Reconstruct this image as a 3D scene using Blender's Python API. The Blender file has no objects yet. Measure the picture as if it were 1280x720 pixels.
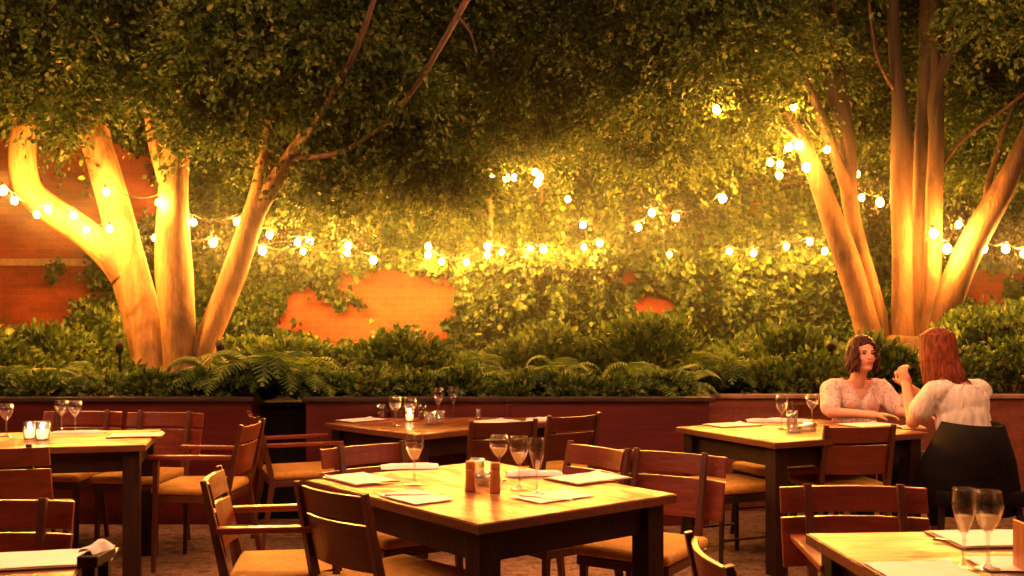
import bpy, bmesh, math, random
import numpy as np
from mathutils import Vector, Matrix, noise

random.seed(7); rng = np.random.default_rng(7)
R = math.radians
sc = bpy.context.scene
col = sc.collection
F, H, HY = 1290.0, 1.42, 400.0          # focal length in photo pixels, eye height, horizon row

def P(px, py, Y):                        # a photo position at depth Y
    return Vector(((px-640)*Y/F, Y, H+(HY-py)*Y/F))
def G(px, py, z=0.75):                   # a photo position on a level surface at height z
    s = (py-HY)/(H-z)
    return Vector(((px-640)/s, F/s, z))

# ------------------------------------------------------------------ materials
def nodes(name):
    m = bpy.data.materials.new(name); m.use_nodes = True
    nt = m.node_tree; nt.nodes.clear()
    out = nt.nodes.new('ShaderNodeOutputMaterial')
    return m, nt, out
def N(nt, t, **kw):
    n = nt.nodes.new('ShaderNode'+t)
    for k, v in kw.items():
        if k in n.inputs: n.inputs[k].default_value = v
        else: setattr(n, k, v)
    return n
def L(nt, a, b): nt.links.new(a, b)
def ramp(nt, fac, stops):
    r = N(nt, 'ValToRGB'); e = r.color_ramp.elements
    while len(e) < len(stops): e.new(0.5)
    for el, (p, c) in zip(e, stops): el.position = p; el.color = (*c, 1)
    L(nt, fac, r.inputs['Fac']); return r.outputs['Color']
def coords(nt, scale=(1,1,1), kind='Object', rot=(0,0,0)):
    t = N(nt, 'TexCoord'); m = N(nt, 'Mapping')
    m.inputs['Scale'].default_value = scale; m.inputs['Rotation'].default_value = rot
    L(nt, t.outputs[kind], m.inputs['Vector']); return m.outputs['Vector']
def mul(nt, a, b, blend='MULTIPLY', fac=1.0):
    x = N(nt, 'MixRGB', blend_type=blend); x.inputs['Fac'].default_value = fac
    L(nt, a, x.inputs['Color1']); L(nt, b, x.inputs['Color2']); return x.outputs['Color']
def bump(nt, h, strength=.3, dist=.01):
    b = N(nt, 'Bump', Strength=strength, Distance=dist); L(nt, h, b.inputs['Height']); return b.outputs['Normal']

def plain(name, c, rough=.5, metal=0, var=.25, scale=14, bumpy=.1, coat=0, spec=.5):
    m, nt, out = nodes(name); b = N(nt, 'BsdfPrincipled', Roughness=rough, Metallic=metal)
    b.inputs['Coat Weight'].default_value = coat
    b.inputs['Specular IOR Level'].default_value = spec
    n = N(nt, 'TexNoise', Scale=scale, Detail=5.0); L(nt, coords(nt), n.inputs['Vector'])
    c0 = tuple(x*(1-var) for x in c); c1 = tuple(min(1, x*(1+var)) for x in c)
    L(nt, ramp(nt, n.outputs['Fac'], [(.3, c0), (.7, c1)]), b.inputs['Base Color'])
    if bumpy: L(nt, bump(nt, n.outputs['Fac'], bumpy), b.inputs['Normal'])
    L(nt, b.outputs[0], out.inputs[0]); return m

def wood(name, dark, light, rough=.4, scale=6, axis='X', planks=0, spec=.5, coat=0.0):
    m, nt, out = nodes(name); b = N(nt, 'BsdfPrincipled', Roughness=rough)
    b.inputs['Specular IOR Level'].default_value = spec; b.inputs['Coat Weight'].default_value = coat
    b.inputs['Coat Roughness'].default_value = .18
    sv = {'X': (1, 9, 9), 'Z': (9, 9, 1), 'Y': (9, 1, 9)}[axis]
    v = coords(nt, sv)
    n1 = N(nt, 'TexNoise', Scale=scale, Detail=6.0, Roughness=.65); L(nt, v, n1.inputs['Vector'])
    n2 = N(nt, 'TexNoise', Scale=scale*.3, Detail=2.0); L(nt, coords(nt), n2.inputs['Vector'])
    c = ramp(nt, n1.outputs['Fac'], [(.28, dark), (.52, tuple((a+b_)/2 for a, b_ in zip(dark, light))), (.75, light)])
    c = mul(nt, c, ramp(nt, n2.outputs['Fac'], [(.3, (.62, .6, .58)), (.7, (1.15, 1.12, 1.1))]))
    h = n1.outputs['Fac']
    if planks:
        sp = N(nt, 'SeparateXYZ'); L(nt, coords(nt, (1, planks, 1)), sp.inputs[0])
        fr = N(nt, 'Math', operation='FRACT'); L(nt, sp.outputs['Y'], fr.inputs[0])
        fl = N(nt, 'Math', operation='FLOOR'); L(nt, sp.outputs['Y'], fl.inputs[0])
        wn = N(nt, 'TexWhiteNoise', noise_dimensions='1D'); L(nt, fl.outputs[0], wn.inputs['W'])
        c = mul(nt, c, ramp(nt, wn.outputs['Value'], [(0, (.52, .47, .43)), (1, (1.15, 1.12, 1.1))]))
        gap = ramp(nt, fr.outputs[0], [(0, (.10, .07, .06)), (.06, (1, 1, 1))])
        c = mul(nt, c, gap)
        x = N(nt, 'Math', operation='MULTIPLY'); L(nt, n1.outputs['Fac'], x.inputs[0]); L(nt, gap, x.inputs[1]); h = x.outputs[0]
    L(nt, c, b.inputs['Base Color'])
    rr = N(nt, 'MapRange'); rr.inputs['To Min'].default_value = rough*.7; rr.inputs['To Max'].default_value = min(1, rough*1.45)
    L(nt, n2.outputs['Fac'], rr.inputs['Value']); L(nt, rr.outputs[0], b.inputs['Roughness'])
    if planks:
        n4 = N(nt, 'TexNoise', Scale=3.5, Detail=5.0, Distortion=.8); L(nt, coords(nt, (1, 2.2, 1)), n4.inputs['Vector'])
        ms = N(nt, 'MapRange'); ms.inputs['From Min'].default_value = .42; ms.inputs['From Max'].default_value = .66; ms.inputs['To Min'].default_value = .03; ms.inputs['To Max'].default_value = .8
        L(nt, n4.outputs['Fac'], ms.inputs['Value']); L(nt, ms.outputs[0], b.inputs['Specular IOR Level'])
    L(nt, bump(nt, h, .45, .006), b.inputs['Normal'])
    L(nt, b.outputs[0], out.inputs[0]); return m

def leafmat(name, stops, transl=.35, rough=.5):
    m, nt, out = nodes(name)
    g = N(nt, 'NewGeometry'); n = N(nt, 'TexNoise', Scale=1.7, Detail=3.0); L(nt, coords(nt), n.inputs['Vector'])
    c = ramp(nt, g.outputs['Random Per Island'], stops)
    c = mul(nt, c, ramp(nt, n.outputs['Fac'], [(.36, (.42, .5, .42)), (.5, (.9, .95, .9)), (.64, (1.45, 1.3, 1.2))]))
    b = N(nt, 'BsdfPrincipled', Roughness=rough); b.inputs['Specular IOR Level'].default_value = .35
    t = N(nt, 'BsdfTranslucent'); L(nt, c, b.inputs['Base Color']); L(nt, c, t.inputs['Color'])
    mx = N(nt, 'MixShader'); mx.inputs[0].default_value = transl
    L(nt, b.outputs[0], mx.inputs[1]); L(nt, t.outputs[0], mx.inputs[2]); L(nt, mx.outputs[0], out.inputs[0]); return m

def emis(name, c, s):
    m, nt, out = nodes(name); e = N(nt, 'Emission', Strength=s); e.inputs['Color'].default_value = (*c, 1)
    L(nt, e.outputs[0], out.inputs[0]); return m

def thinglass(name, tint=(.96, .97, .95), edge=.45):
    m, nt, out = nodes(name)
    tr = N(nt, 'BsdfTransparent'); tr.inputs[0].default_value = (*tint, 1)
    gl = N(nt, 'BsdfGlossy', Roughness=.13); gl.inputs['Color'].default_value = (1, 1, 1, 1)
    lw = N(nt, 'LayerWeight', Blend=edge); mr = N(nt, 'MapRange')
    mr.inputs['To Min'].default_value = .09; mr.inputs['To Max'].default_value = .97
    L(nt, lw.outputs['Facing'], mr.inputs['Value'])
    mx = N(nt, 'MixShader'); L(nt, mr.outputs[0], mx.inputs[0]); L(nt, tr.outputs[0], mx.inputs[1]); L(nt, gl.outputs[0], mx.inputs[2])
    L(nt, mx.outputs[0], out.inputs[0]); return m

def barkmat(name, c0, c1, top=None):
    m, nt, out = nodes(name); b = N(nt, 'BsdfPrincipled', Roughness=.75)
    n = N(nt, 'TexNoise', Scale=7.0, Detail=8.0, Roughness=.6); L(nt, coords(nt, (2.2, 2.2, .35)), n.inputs['Vector'])
    n2 = N(nt, 'TexNoise', Scale=2.6, Detail=4.0, Distortion=1.0); L(nt, coords(nt, (1, 1, .6)), n2.inputs['Vector'])
    n3 = N(nt, 'TexNoise', Scale=45.0, Detail=3.0); L(nt, coords(nt, (1, 1, .3)), n3.inputs['Vector'])
    c = ramp(nt, n.outputs['Fac'], [(.3, c0), (.62, c1)])
    c = mul(nt, c, ramp(nt, n2.outputs['Fac'], [(.36, (.42, .36, .3)), (.5, (.9, .88, .85)), (.68, (1.25, 1.22, 1.2))]))
    c = mul(nt, c, ramp(nt, n3.outputs['Fac'], [(.3, (.82, .82, .82)), (.7, (1.1, 1.1, 1.1))]))
    if top is not None:      # unlit stem tops painted in as a darker colour higher up
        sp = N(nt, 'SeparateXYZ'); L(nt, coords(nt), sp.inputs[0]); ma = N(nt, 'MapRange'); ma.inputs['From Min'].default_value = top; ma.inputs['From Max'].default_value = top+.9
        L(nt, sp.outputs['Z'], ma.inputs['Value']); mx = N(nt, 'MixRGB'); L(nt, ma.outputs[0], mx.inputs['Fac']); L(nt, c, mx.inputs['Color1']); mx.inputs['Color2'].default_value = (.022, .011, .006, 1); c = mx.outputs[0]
    L(nt, c, b.inputs['Base Color'])
    ad = N(nt, 'Math', operation='ADD'); L(nt, n.outputs['Fac'], ad.inputs[0]); L(nt, n3.outputs['Fac'], ad.inputs[1])
    L(nt, bump(nt, ad.outputs[0], .45, .02), b.inputs['Normal'])
    L(nt, b.outputs[0], out.inputs[0]); return m

def brickmat(name, c0, c1, mortar, scale=1.0, kind='Object'):
    m, nt, out = nodes(name); b = N(nt, 'BsdfPrincipled', Roughness=.85)
    v = coords(nt, (1, 1, 1), kind, (R(90), 0, 0))
    br = N(nt, 'TexBrick', Scale=4.2*scale); br.inputs['Mortar Size'].default_value = .012
    br.inputs['Color1'].default_value = (*c0, 1); br.inputs['Color2'].default_value = (*c1, 1); br.inputs['Mortar'].default_value = (*mortar, 1)
    br.inputs['Brick Width'].default_value = .95; br.inputs['Row Height'].default_value = .3
    L(nt, v, br.inputs['Vector'])
    n = N(nt, 'TexNoise', Scale=1.3, Detail=7.0); L(nt, v, n.inputs['Vector'])
    n2 = N(nt, 'TexNoise', Scale=30.0, Detail=3.0); L(nt, v, n2.inputs['Vector'])
    c = mul(nt, br.outputs['Color'], ramp(nt, n.outputs['Fac'], [(.3, (.62, .58, .55)), (.7, (1.15, 1.1, 1.1))]))
    c = mul(nt, c, ramp(nt, n2.outputs['Fac'], [(.25, (.75, .75, .75)), (.7, (1.1, 1.1, 1.1))]))
    L(nt, c, b.inputs['Base Color']); L(nt, bump(nt, br.outputs['Fac'], -.4, .01), b.inputs['Normal'])
    L(nt, b.outputs[0], out.inputs[0]); return m

M = {}
M['top'] = wood('varnished tabletop', (.20, .048, .014), (.55, .235, .10), .33, 5, 'X', 9, .38, .0)
M['dark'] = wood('dark stained timber', (.016, .006, .003), (.04, .014, .006), .5, 5, 'Z', 0, .25)
M['edge'] = wood('red brown timber', (.11, .032, .012), (.22, .075, .028), .4, 5, 'X')
M['slat'] = wood('mahogany slats', (.14, .020, .008), (.28, .052, .018), .36, 4, 'X', 0, .5, .2)
M['slat2'] = wood('deep mahogany slats', (.075, .012, .006), (.16, .03, .012), .38, 4, 'X', 0, .5, .2)
M['post'] = wood('mahogany posts', (.07, .018, .008), (.15, .045, .018), .4, 4, 'Z')
M['metal'] = plain('dark painted metal', (.03, .018, .013), .4, .3, .3)
M['cushion'] = plain('mustard canvas', (.60, .31, .05), .8, 0, .14, 30, .25)
M['paper'] = plain('paper', (.80, .75, .66), .7, 0, .05, 8, .1)
M['linen'] = plain('linen', (.78, .73, .66), .9, 0, .1, 25, .3)
M['clip'] = wood('clipboard wood', (.16, .055, .02), (.27, .1, .04), .4, 6)
M['steel'] = plain('cutlery steel', (.32, .25, .2), .28, .9, .2)
M['mill'] = wood('mill wood', (.42, .13, .035), (.62, .24, .07), .3, 6, 'Z')
M['glass'] = thinglass('clear glass')
M['amber'] = thinglass('amber glass', (.7, .3, .12), .4)
M['wax'] = emis('lit candle wax', (1, .5, .2), 5)
M['flame'] = emis('flame', (1, .62, .25), 90)
def wine():
    m, nt, out = nodes('pale glass fill'); d = N(nt, 'BsdfTranslucent'); d.inputs[0].default_value = (.95, .85, .62, 1); d2 = N(nt, 'BsdfPrincipled', Roughness=.1); d2.inputs['Base Color'].default_value = (.9, .8, .6, 1)
    tr = N(nt, 'BsdfTransparent'); tr.inputs[0].default_value = (.95, .9, .78, 1); a = N(nt, 'MixShader'); a.inputs[0].default_value = .5; L(nt, d.outputs[0], a.inputs[1]); L(nt, d2.outputs[0], a.inputs[2])
    b = N(nt, 'MixShader'); b.inputs[0].default_value = .5; L(nt, tr.outputs[0], b.inputs[1]); L(nt, a.outputs[0], b.inputs[2]); L(nt, b.outputs[0], out.inputs[0]); return m
M['bright_fill'] = wine()  # pale liquid; in the central glasses it stands in for refracted light
M['bulb'] = emis('glowing bulb', (1, .38, .05), 2500)
M['bulb_far'] = emis('glowing bulb warm', (1, .37, .04), 1300)
M['cable'] = plain('black cable', (.012, .012, .012), .5, 0)
M['bark'] = barkmat('smooth tan bark', (.17, .082, .028), (.33, .175, .065))
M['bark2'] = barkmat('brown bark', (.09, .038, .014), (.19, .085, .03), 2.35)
M['twig'] = barkmat('dark twig bark', (.03, .011, .006), (.075, .028, .014))
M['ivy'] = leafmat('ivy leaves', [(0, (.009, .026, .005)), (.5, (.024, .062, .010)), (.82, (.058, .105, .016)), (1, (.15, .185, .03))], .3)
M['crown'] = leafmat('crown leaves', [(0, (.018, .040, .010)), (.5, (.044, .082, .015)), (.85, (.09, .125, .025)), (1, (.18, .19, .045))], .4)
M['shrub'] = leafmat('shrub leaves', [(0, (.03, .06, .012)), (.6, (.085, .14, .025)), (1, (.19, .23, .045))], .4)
M['fern'] = leafmat('fern fronds', [(0, (.045, .10, .014)), (.6, (.11, .19, .026)), (1, (.22, .28, .04))], .4, .7)
M['brick'] = brickmat('wall brick', (.20, .036, .010), (.28, .052, .014), (.26, .085, .035))
M['brick_low'] = brickmat('planter brick', (.22, .06, .03), (.32, .09, .045), (.2, .1, .06), 1.2)
M['coping'] = plain('stone coping', (.3, .18, .11), .8, 0, .3, 9)
M['redwood'] = wood('dark red stained planter', (.085, .006, .004), (.15, .012, .007), .5, 3, 'X', 0)
M['trim'] = plain('dark planter rim', (.03, .013, .006), .8, 0, .3)
M['soil'] = plain('soil', (.035, .022, .014), .95, 0, .5, 20, .6)
M['black'] = plain('black plastic', (.008, .006, .005), .85, 0, .3, spec=.1)
M['skin'] = plain('skin', (.78, .40, .27), .5, 0, .05, 12, .03)
M['skin2'] = plain('skin tanned', (.66, .32, .19), .5, 0, .05, 12, .03)
M['lips'] = plain('lips', (.42, .1, .08), .4)
M['eye'] = plain('eye dark', (.03, .02, .015), .2)
M['trousers'] = plain('dark trousers', (.03, .025, .03), .8)
def hairmat(name, a, b_):
    m, nt, out = nodes(name); b = N(nt, 'BsdfPrincipled', Roughness=.55); b.inputs['Specular IOR Level'].default_value = .25
    n = N(nt, 'TexNoise', Scale=30.0, Detail=4.0); L(nt, coords(nt, (3, 3, .25)), n.inputs['Vector'])
    L(nt, ramp(nt, n.outputs['Fac'], [(.35, a), (.65, b_)]), b.inputs['Base Color'])
    L(nt, bump(nt, n.outputs['Fac'], 1.0, .02), b.inputs['Normal']); L(nt, b.outputs[0], out.inputs[0]); return m
M['hair'] = hairmat('dark brown hair', (.02, .004, .003), (.09, .02, .009))
M['hair2'] = hairmat('auburn hair', (.09, .014, .005), (.32, .065, .018))
def clothmat(name, c, spots=0):
    m, nt, out = nodes(name); b = N(nt, 'BsdfPrincipled', Roughness=.85)
    n = N(nt, 'TexNoise', Scale=5.0, Detail=3.0, Distortion=.6); L(nt, coords(nt, (5, 5, .8)), n.inputs['Vector'])
    cc = ramp(nt, n.outputs['Fac'], [(.3, tuple(x*.78 for x in c)), (.65, c)])
    if spots:
        v = N(nt, 'TexVoronoi', Scale=38.0); L(nt, coords(nt), v.inputs['Vector'])
        cc = mul(nt, cc, ramp(nt, v.outputs['Distance'], [(.22, (.80, .58, .50)), (.36, (1, 1, 1))]))
    L(nt, cc, b.inputs['Base Color']); L(nt, bump(nt, n.outputs['Fac'], .9, .04), b.inputs['Normal'])
    L(nt, b.outputs[0], out.inputs[0]); return m
M['blouse1'] = clothmat('patterned pale blouse', (.86, .68, .62), 1)
M['blouse2'] = clothmat('cream blouse', (.86, .77, .66))
def groundmat():
    m, nt, out = nodes('gravel terrace'); b = N(nt, 'BsdfPrincipled', Roughness=.9)
    v = coords(nt)
    n = N(nt, 'TexNoise', Scale=1.1, Detail=6.0); n2 = N(nt, 'TexVoronoi', Scale=55.0); n3 = N(nt, 'TexNoise', Scale=14.0, Detail=6.0)
    for q in (n, n2, n3): L(nt, v, q.inputs['Vector'])
    c = ramp(nt, n.outputs['Fac'], [(.3, (.21, .115, .05)), (.7, (.36, .205, .095))])
    c = mul(nt, c, ramp(nt, n2.outputs['Color'], [(.1, (.6, .58, .55)), (.9, (1.15, 1.1, 1.05))]))
    c = mul(nt, c, ramp(nt, n3.outputs['Fac'], [(.36, (.5, .45, .4)), (.5, (1, 1, 1))]))
    L(nt, c, b.inputs['Base Color'])
    a = N(nt, 'Math', operation='ADD'); L(nt, n2.outputs['Distance'], a.inputs[0]); L(nt, n3.outputs['Fac'], a.inputs[1])
    L(nt, bump(nt, a.outputs[0], .6, .01), b.inputs['Normal']); L(nt, b.outputs[0], out.inputs[0]); return m
M['ground'] = groundmat()

# ------------------------------------------------------------------ mesh building
class MB:
    def __init__(s): s.v = []; s.f = []
    def add(s, vs, fs):
        o = len(s.v); s.v += [tuple(v) for v in vs]; s.f += [tuple(i+o for i in f) for f in fs]
    def box(s, c, d, rot=None):
        cx, cy, cz = c; x, y, z = d[0]/2, d[1]/2, d[2]/2
        vs = [Vector((a*x, b*y, e*z)) for e in (-1, 1) for b in (-1, 1) for a in (-1, 1)]
        if rot is not None: vs = [rot @ v for v in vs]
        s.add([v+Vector(c) for v in vs], [(0,2,3,1), (4,5,7,6), (0,1,5,4), (2,6,7,3), (0,4,6,2), (1,3,7,5)])
    def bar(s, a, b, w, t, w2=None, t2=None):   # a tapered square bar from a to b
        a, b = Vector(a), Vector(b); w2 = w if w2 is None else w2; t2 = t if t2 is None else t2
        ax = Vector((1, 0, 0)); d = (b-a).normalized()
        if abs(d.x) > .9: ax = Vector((0, 1, 0))
        u = (ax-d*ax.dot(d)).normalized(); q = d.cross(u)
        vs = []
        for p, ww, tt in ((a, w, t), (b, w2, t2)):
            for i, j in ((-1, -1), (1, -1), (1, 1), (-1, 1)): vs.append(p+u*i*ww/2+q*j*tt/2)
        s.add(vs, [(3,2,1,0), (4,5,6,7), (0,1,5,4), (1,2,6,5), (2,3,7,6), (3,0,4,7)])
    def tube(s, pts, rs, n=8, cap=True, wob=0, seed=0):
        pts = [Vector(p) for p in pts]
        if not hasattr(rs, '__len__'): rs = [rs]*len(pts)
        o = len(s.v); prev = None
        for i, p in enumerate(pts):
            d = (pts[min(i+1, len(pts)-1)]-pts[max(i-1, 0)]).normalized()
            if prev is None:
                ax = Vector((1, 0, 0)) if abs(d.x) < .8 else Vector((0, 1, 0))
            else: ax = prev
            u = (ax-d*ax.dot(d)).normalized(); q = d.cross(u); prev = u
            for k in range(n):
                a = 2*math.pi*k/n; r = rs[i]
                if wob: r *= 1+wob*noise.noise(Vector((math.cos(a)*1.5+seed, math.sin(a)*1.5, p.z*1.1)))
                s.v.append(tuple(p+u*math.cos(a)*r+q*math.sin(a)*r))
        for i in range(len(pts)-1):
            for k in range(n):
                a = o+i*n+k; b = o+i*n+(k+1) % n
                s.f.append((a, b, b+n, a+n))
        if cap:
            s.f.append(tuple(o+k for k in reversed(range(n)))); e = o+(len(pts)-1)*n; s.f.append(tuple(e+k for k in range(n)))
    def lathe(s, prof, n=20, c=(0, 0, 0)):
        o = len(s.v)
        for r, z in prof:
            for k in range(n):
                a = 2*math.pi*k/n; s.v.append((c[0]+r*math.cos(a), c[1]+r*math.sin(a), c[2]+z))
        for i in range(len(prof)-1):
            for k in range(n):
                a = o+i*n+k; b = o+i*n+(k+1) % n; s.f.append((a, b, b+n, a+n))
    def ball(s, c, r, n=8, m=6, sc3=(1, 1, 1)):
        prof = [(r*math.sin(math.pi*i/m) if 0 < i < m else .0004, -r*math.cos(math.pi*i/m)) for i in range(m+1)]
        o = len(s.v); s.lathe(prof, n)
        for i in range(o, len(s.v)):
            v = s.v[i]; s.v[i] = (v[0]*sc3[0]+c[0], v[1]*sc3[1]+c[1], v[2]*sc3[2]+c[2])
    def build(s, name, mat, parent=None, smooth=False, bevel=0, loc=None):
        me = bpy.data.meshes.new(name); me.from_pydata(s.v, [], s.f); me.update()
        if smooth:
            for p in me.polygons: p.use_smooth = True
        me.materials.append(mat)
        o = bpy.data.objects.new(name, me); col.objects.link(o)
        if parent: o.parent = parent
        if loc is not None: o.location = loc
        if bevel:
            b = o.modifiers.new('bevel', 'BEVEL'); b.width = bevel; b.segments = 2; b.limit_method = 'ANGLE'; b.angle_limit = R(40)
        return o
def tag(o, label=None, cat=None, group=None, kind=None):
    if label: o['label'] = label
    if cat: o['category'] = cat
    if group: o['group'] = group
    if kind: o['kind'] = kind
    return o
def empty(name, loc=(0, 0, 0), rz=0):
    o = bpy.data.objects.new(name, None); col.objects.link(o); o.location = loc; o.rotation_euler = (0, 0, rz)
    o.empty_display_size = .1; return o
def copy_tree(o, parent=None):
    c = o.copy(); col.objects.link(c)
    if parent: c.parent = parent
    for ch in list(o.children): copy_tree(ch, c)
    return c

def leaves_mesh(name, C, A, S, mat, parent=None, wide=.55, bend=.25):
    """many leaves: centres C, directions A, sizes S; each a folded six-sided blade"""
    n = len(C); A = A/np.linalg.norm(A, axis=1, keepdims=True)
    r = rng.normal(size=(n, 3)); B = np.cross(A, r); B /= np.linalg.norm(B, axis=1, keepdims=True)
    Nn = np.cross(A, B); S = S[:, None]
    k = wide
    v = np.stack([C, C+A*S*.35+B*S*k*.5+Nn*S*bend*.3, C+A*S*.72+B*S*k*.36+Nn*S*bend*.2, C+A*S-Nn*S*bend*.4,
                  C+A*S*.72-B*S*k*.36+Nn*S*bend*.2, C+A*S*.35-B*S*k*.5+Nn*S*bend*.3], axis=1).reshape(-1, 3)
    me = bpy.data.meshes.new(name)
    me.vertices.add(n*6); me.vertices.foreach_set('co', v.astype(np.float32).ravel())
    idx = (np.arange(n)[:, None]*6+np.array([0, 1, 2, 3, 0, 3, 4, 5])[None]).ravel()
    me.loops.add(n*8); me.loops.foreach_set('vertex_index', idx.astype(np.int32))
    me.polygons.add(n*2); me.polygons.foreach_set('loop_start', (np.arange(n*2)*4).astype(np.int32))
    me.update(calc_edges=True); me.validate(); me.materials.append(mat)
    o = bpy.data.objects.new(name, me); col.objects.link(o)
    if parent: o.parent = parent
    return o

# ------------------------------------------------------------------ setting
def struct(o): o['kind'] = 'structure'; return o
g = MB(); g.add([(-60, -20, 0), (60, -20, 0), (60, 90, 0), (-60, 90, 0)], [(0, 1, 2, 3)])
struct(g.build('ground', M['ground']))

WY = 12.5
w = MB(); w.box((0, WY+.2, 3.5), (30, .4, 7))
wall = w.build('upper_wall', M['brick']); 
wl = empty('brick_wall', (0, WY, 0)); wall.name = 'wall_face'; wall.parent = wl; wall.location = (0, -WY, 0)
w = MB(); w.box((0, -.09, 1.03), (30, .18, 2.06)); w.build('wall_base', M['brick'], wl)
w = MB(); w.box((0, -.11, 2.105), (30, .26, .09)); w.build('coping', M['coping'], wl, bevel=.01)
tag(wl, 'tall orange brick garden wall with a stone ledge behind the trees and ivy', 'wall')

BY = 7.12
def planter(label, x0, x1, y0, z, mat, rimmat, name='planter_box', taper=0):
    t = empty(name, ((x0+x1)/2, y0, 0)); hw = (x1-x0)/2
    m = MB(); d = .06
    m.add([(-hw+taper, taper, 0), (hw-taper, taper, 0), (hw, 0, z), (-hw, 0, z), (-hw+taper, d+taper, 0), (hw-taper, d+taper, 0), (hw, d, z), (-hw, d, z)],
          [(0, 1, 2, 3), (5, 4, 7, 6), (1, 5, 6, 2), (4, 0, 3, 7), (3, 2, 6, 7), (4, 5, 1, 0)])
    for sx in (-1, 1): m.box((sx*(hw-.03), .2, z/2), (.06, .3, z-.01))
    m.build('front_panel', mat, t)
    k = max(1, round(2*hw/1.15))
    for i in range(1, k if not taper else 1): m = MB(); m.box((-hw+2*hw*i/k, -.004, z*.5), (.035, .02, z-.04)); m.build('batten', mat, t, bevel=.003)
    m = MB(); m.box((0, .03, z+.012), (2*hw+.05, .12, .03)); m.build('rim', rimmat, t, bevel=.006)
    tag(t, label, 'planter'); return t
planter('dark timber planter trough with a flat rim behind the left dining table', -4.6, -1.80, BY, .86, M['redwood'], M['trim'], taper=.05)
planter('long oxblood planter trough behind the two middle tables', -1.42, 1.36, BY, .86, M['redwood'], M['trim'])
planter('low brick planter wall set back behind the table where the two women sit', 1.40, 7.5, BY+.55, .84, M['brick_low'], M['coping'], 'brick_planter')
planter('black panel standing in for the dark shade between the two timber troughs', -1.90, -1.35, BY+.25, .80, M['black'], M['black'])  # black box put in where the gap holds only shade
m = MB(); m.add([(-8, BY+.35, .80), (1.38, BY+.35, .80), (1.38, BY+.58, .80), (9, BY+.58, .80), (9, WY, .85), (-8, WY, .85)], [(0, 1, 2, 3, 4, 5)])
struct(m.build('soil', M['soil']))

# ------------------------------------------------------------------ ivy on the wall
def smooth(a, b, x): t = np.clip((x-a)/(b-a), 0, 1); return t*t*(3-2*t)
def ivy():
    n = 300000
    x = rng.uniform(-8.5, 8.5, n); z = rng.uniform(.7, 6.2, n)
    px = 640+x*F/WY; py = HY-(z-H)*F/WY
    nz = np.array([noise.noise(Vector((a*.9, b*.9, 3.1)))*.5+noise.noise(Vector((a*3, b*2.2, 8)))*.6+noise.noise(Vector((a*9, b*6, 2)))*.45 for a, b in zip(x, z)])
    keep = np.ones(n)
    def hole(cx, cy, rx, ry, k=2):
        d = np.abs((px-cx)/rx)**k+np.abs((py-cy)/ry)**k + nz*1.25
        return smooth(.62, 1.3, d)
    for h in ((20, 345, 125, 115, 3), (10, 230, 190, 60, 3), (392, 390, 34, 34, 2), (500, 382, 62, 36, 2), (448, 400, 40, 24, 2), (640-150, 360, 75, 25, 2),
              (815, 378, 26, 12, 2), (772, 345, 20, 9, 2), (545, 425, 20, 14, 2), (1235, 358, 46, 26, 3), (1500, 330, 120, 120, 3), (-300, 340, 200, 150, 3)):
        keep *= hole(*h)
    strand = np.array([noise.noise(Vector((a*6, b*.9, 11))) for a, b in zip(x, z)])
    keep = np.maximum(keep, smooth(.22, .34, strand)*(px > 600)*.8)
    k = rng.uniform(0, 1, n) < keep
    x, z, nz = x[k], z[k], nz[k]; n = len(x)
    rib = np.array([noise.noise(Vector((a*4.5, b*1.1, 5))) for a, b in zip(x, z)])
    thick = np.clip(.16+.30*nz+.42*rib, .03, .6)
    d = rng.uniform(0, 1, n)**.7*thick+np.where(z < 2.0, .2, np.where(z < 2.26, .28, .02))
    under = rng.uniform(0, 1, n) < .4; d = np.where(under, d*.35+.02+np.where(z < 2.0, .18, np.where(z < 2.26, .26, 0)), d)
    C = np.stack([x, WY-d, z], 1)
    A = np.stack([rng.normal(0, .5, n), -rng.uniform(.1, .9, n), -rng.uniform(.1, 1.2, n)], 1)
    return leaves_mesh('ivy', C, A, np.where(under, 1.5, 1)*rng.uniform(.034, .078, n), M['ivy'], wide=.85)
tag(ivy(), 'dense ivy hanging over the garden wall with bare brick patches', 'ivy', kind='stuff')

# ------------------------------------------------------------------ trees
def sprays(centres, per, length, leaf, droop=.5, seed=1):
    """leafy twigs starting at the centres"""
    n = len(centres); rs = np.random.default_rng(seed)
    D = rs.normal(size=(n, 3)); D[:, 2] = D[:, 2]*.35-.05; D /= np.linalg.norm(D, axis=1, keepdims=True)
    t = rs.uniform(0, 1, (n, per)); Ln = rs.uniform(.6, 1.2, n)*length
    Cc = centres[:, None]+D[:, None]*(t*Ln[:, None])[..., None]
    Cc[..., 2] -= droop*(t**2)*Ln[:, None]
    Cc += rs.normal(0, .035, Cc.shape)
    A = D[:, None]*.8+rs.normal(0, .55, Cc.shape); A[..., 2] -= .45
    S = rs.uniform(.5, 1.45, (n, per))*leaf
    return Cc.reshape(-1, 3), A.reshape(-1, 3), S.ravel()
def stem(mb, pts, n=22, seed=0, wob=.13, k_=.92):
    """pts: (px, py, Y, width in photo px); smoothed with a Catmull-Rom curve"""
    W = [(P(a, b, y), w*.5*k_*y/F) for a, b, y, w in pts]
    out, rs = [], []
    for i in range(len(W)-1):
        p0 = W[max(i-1, 0)]; p1 = W[i]; p2 = W[i+1]; p3 = W[min(i+2, len(W)-1)]
        for k in range(6):
            t = k/6
            q = .5*((2*p1[0])+(p2[0]-p0[0])*t+(2*p0[0]-5*p1[0]+4*p2[0]-p3[0])*t*t+(-p0[0]+3*p1[0]-3*p2[0]+p3[0])*t**3)
            out.append(q); rs.append(p1[1]+(p2[1]-p1[1])*t)
    out.append(W[-1][0]); rs.append(W[-1][1])
    mb.tube(out, rs, n, wob=wob, seed=seed)
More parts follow.
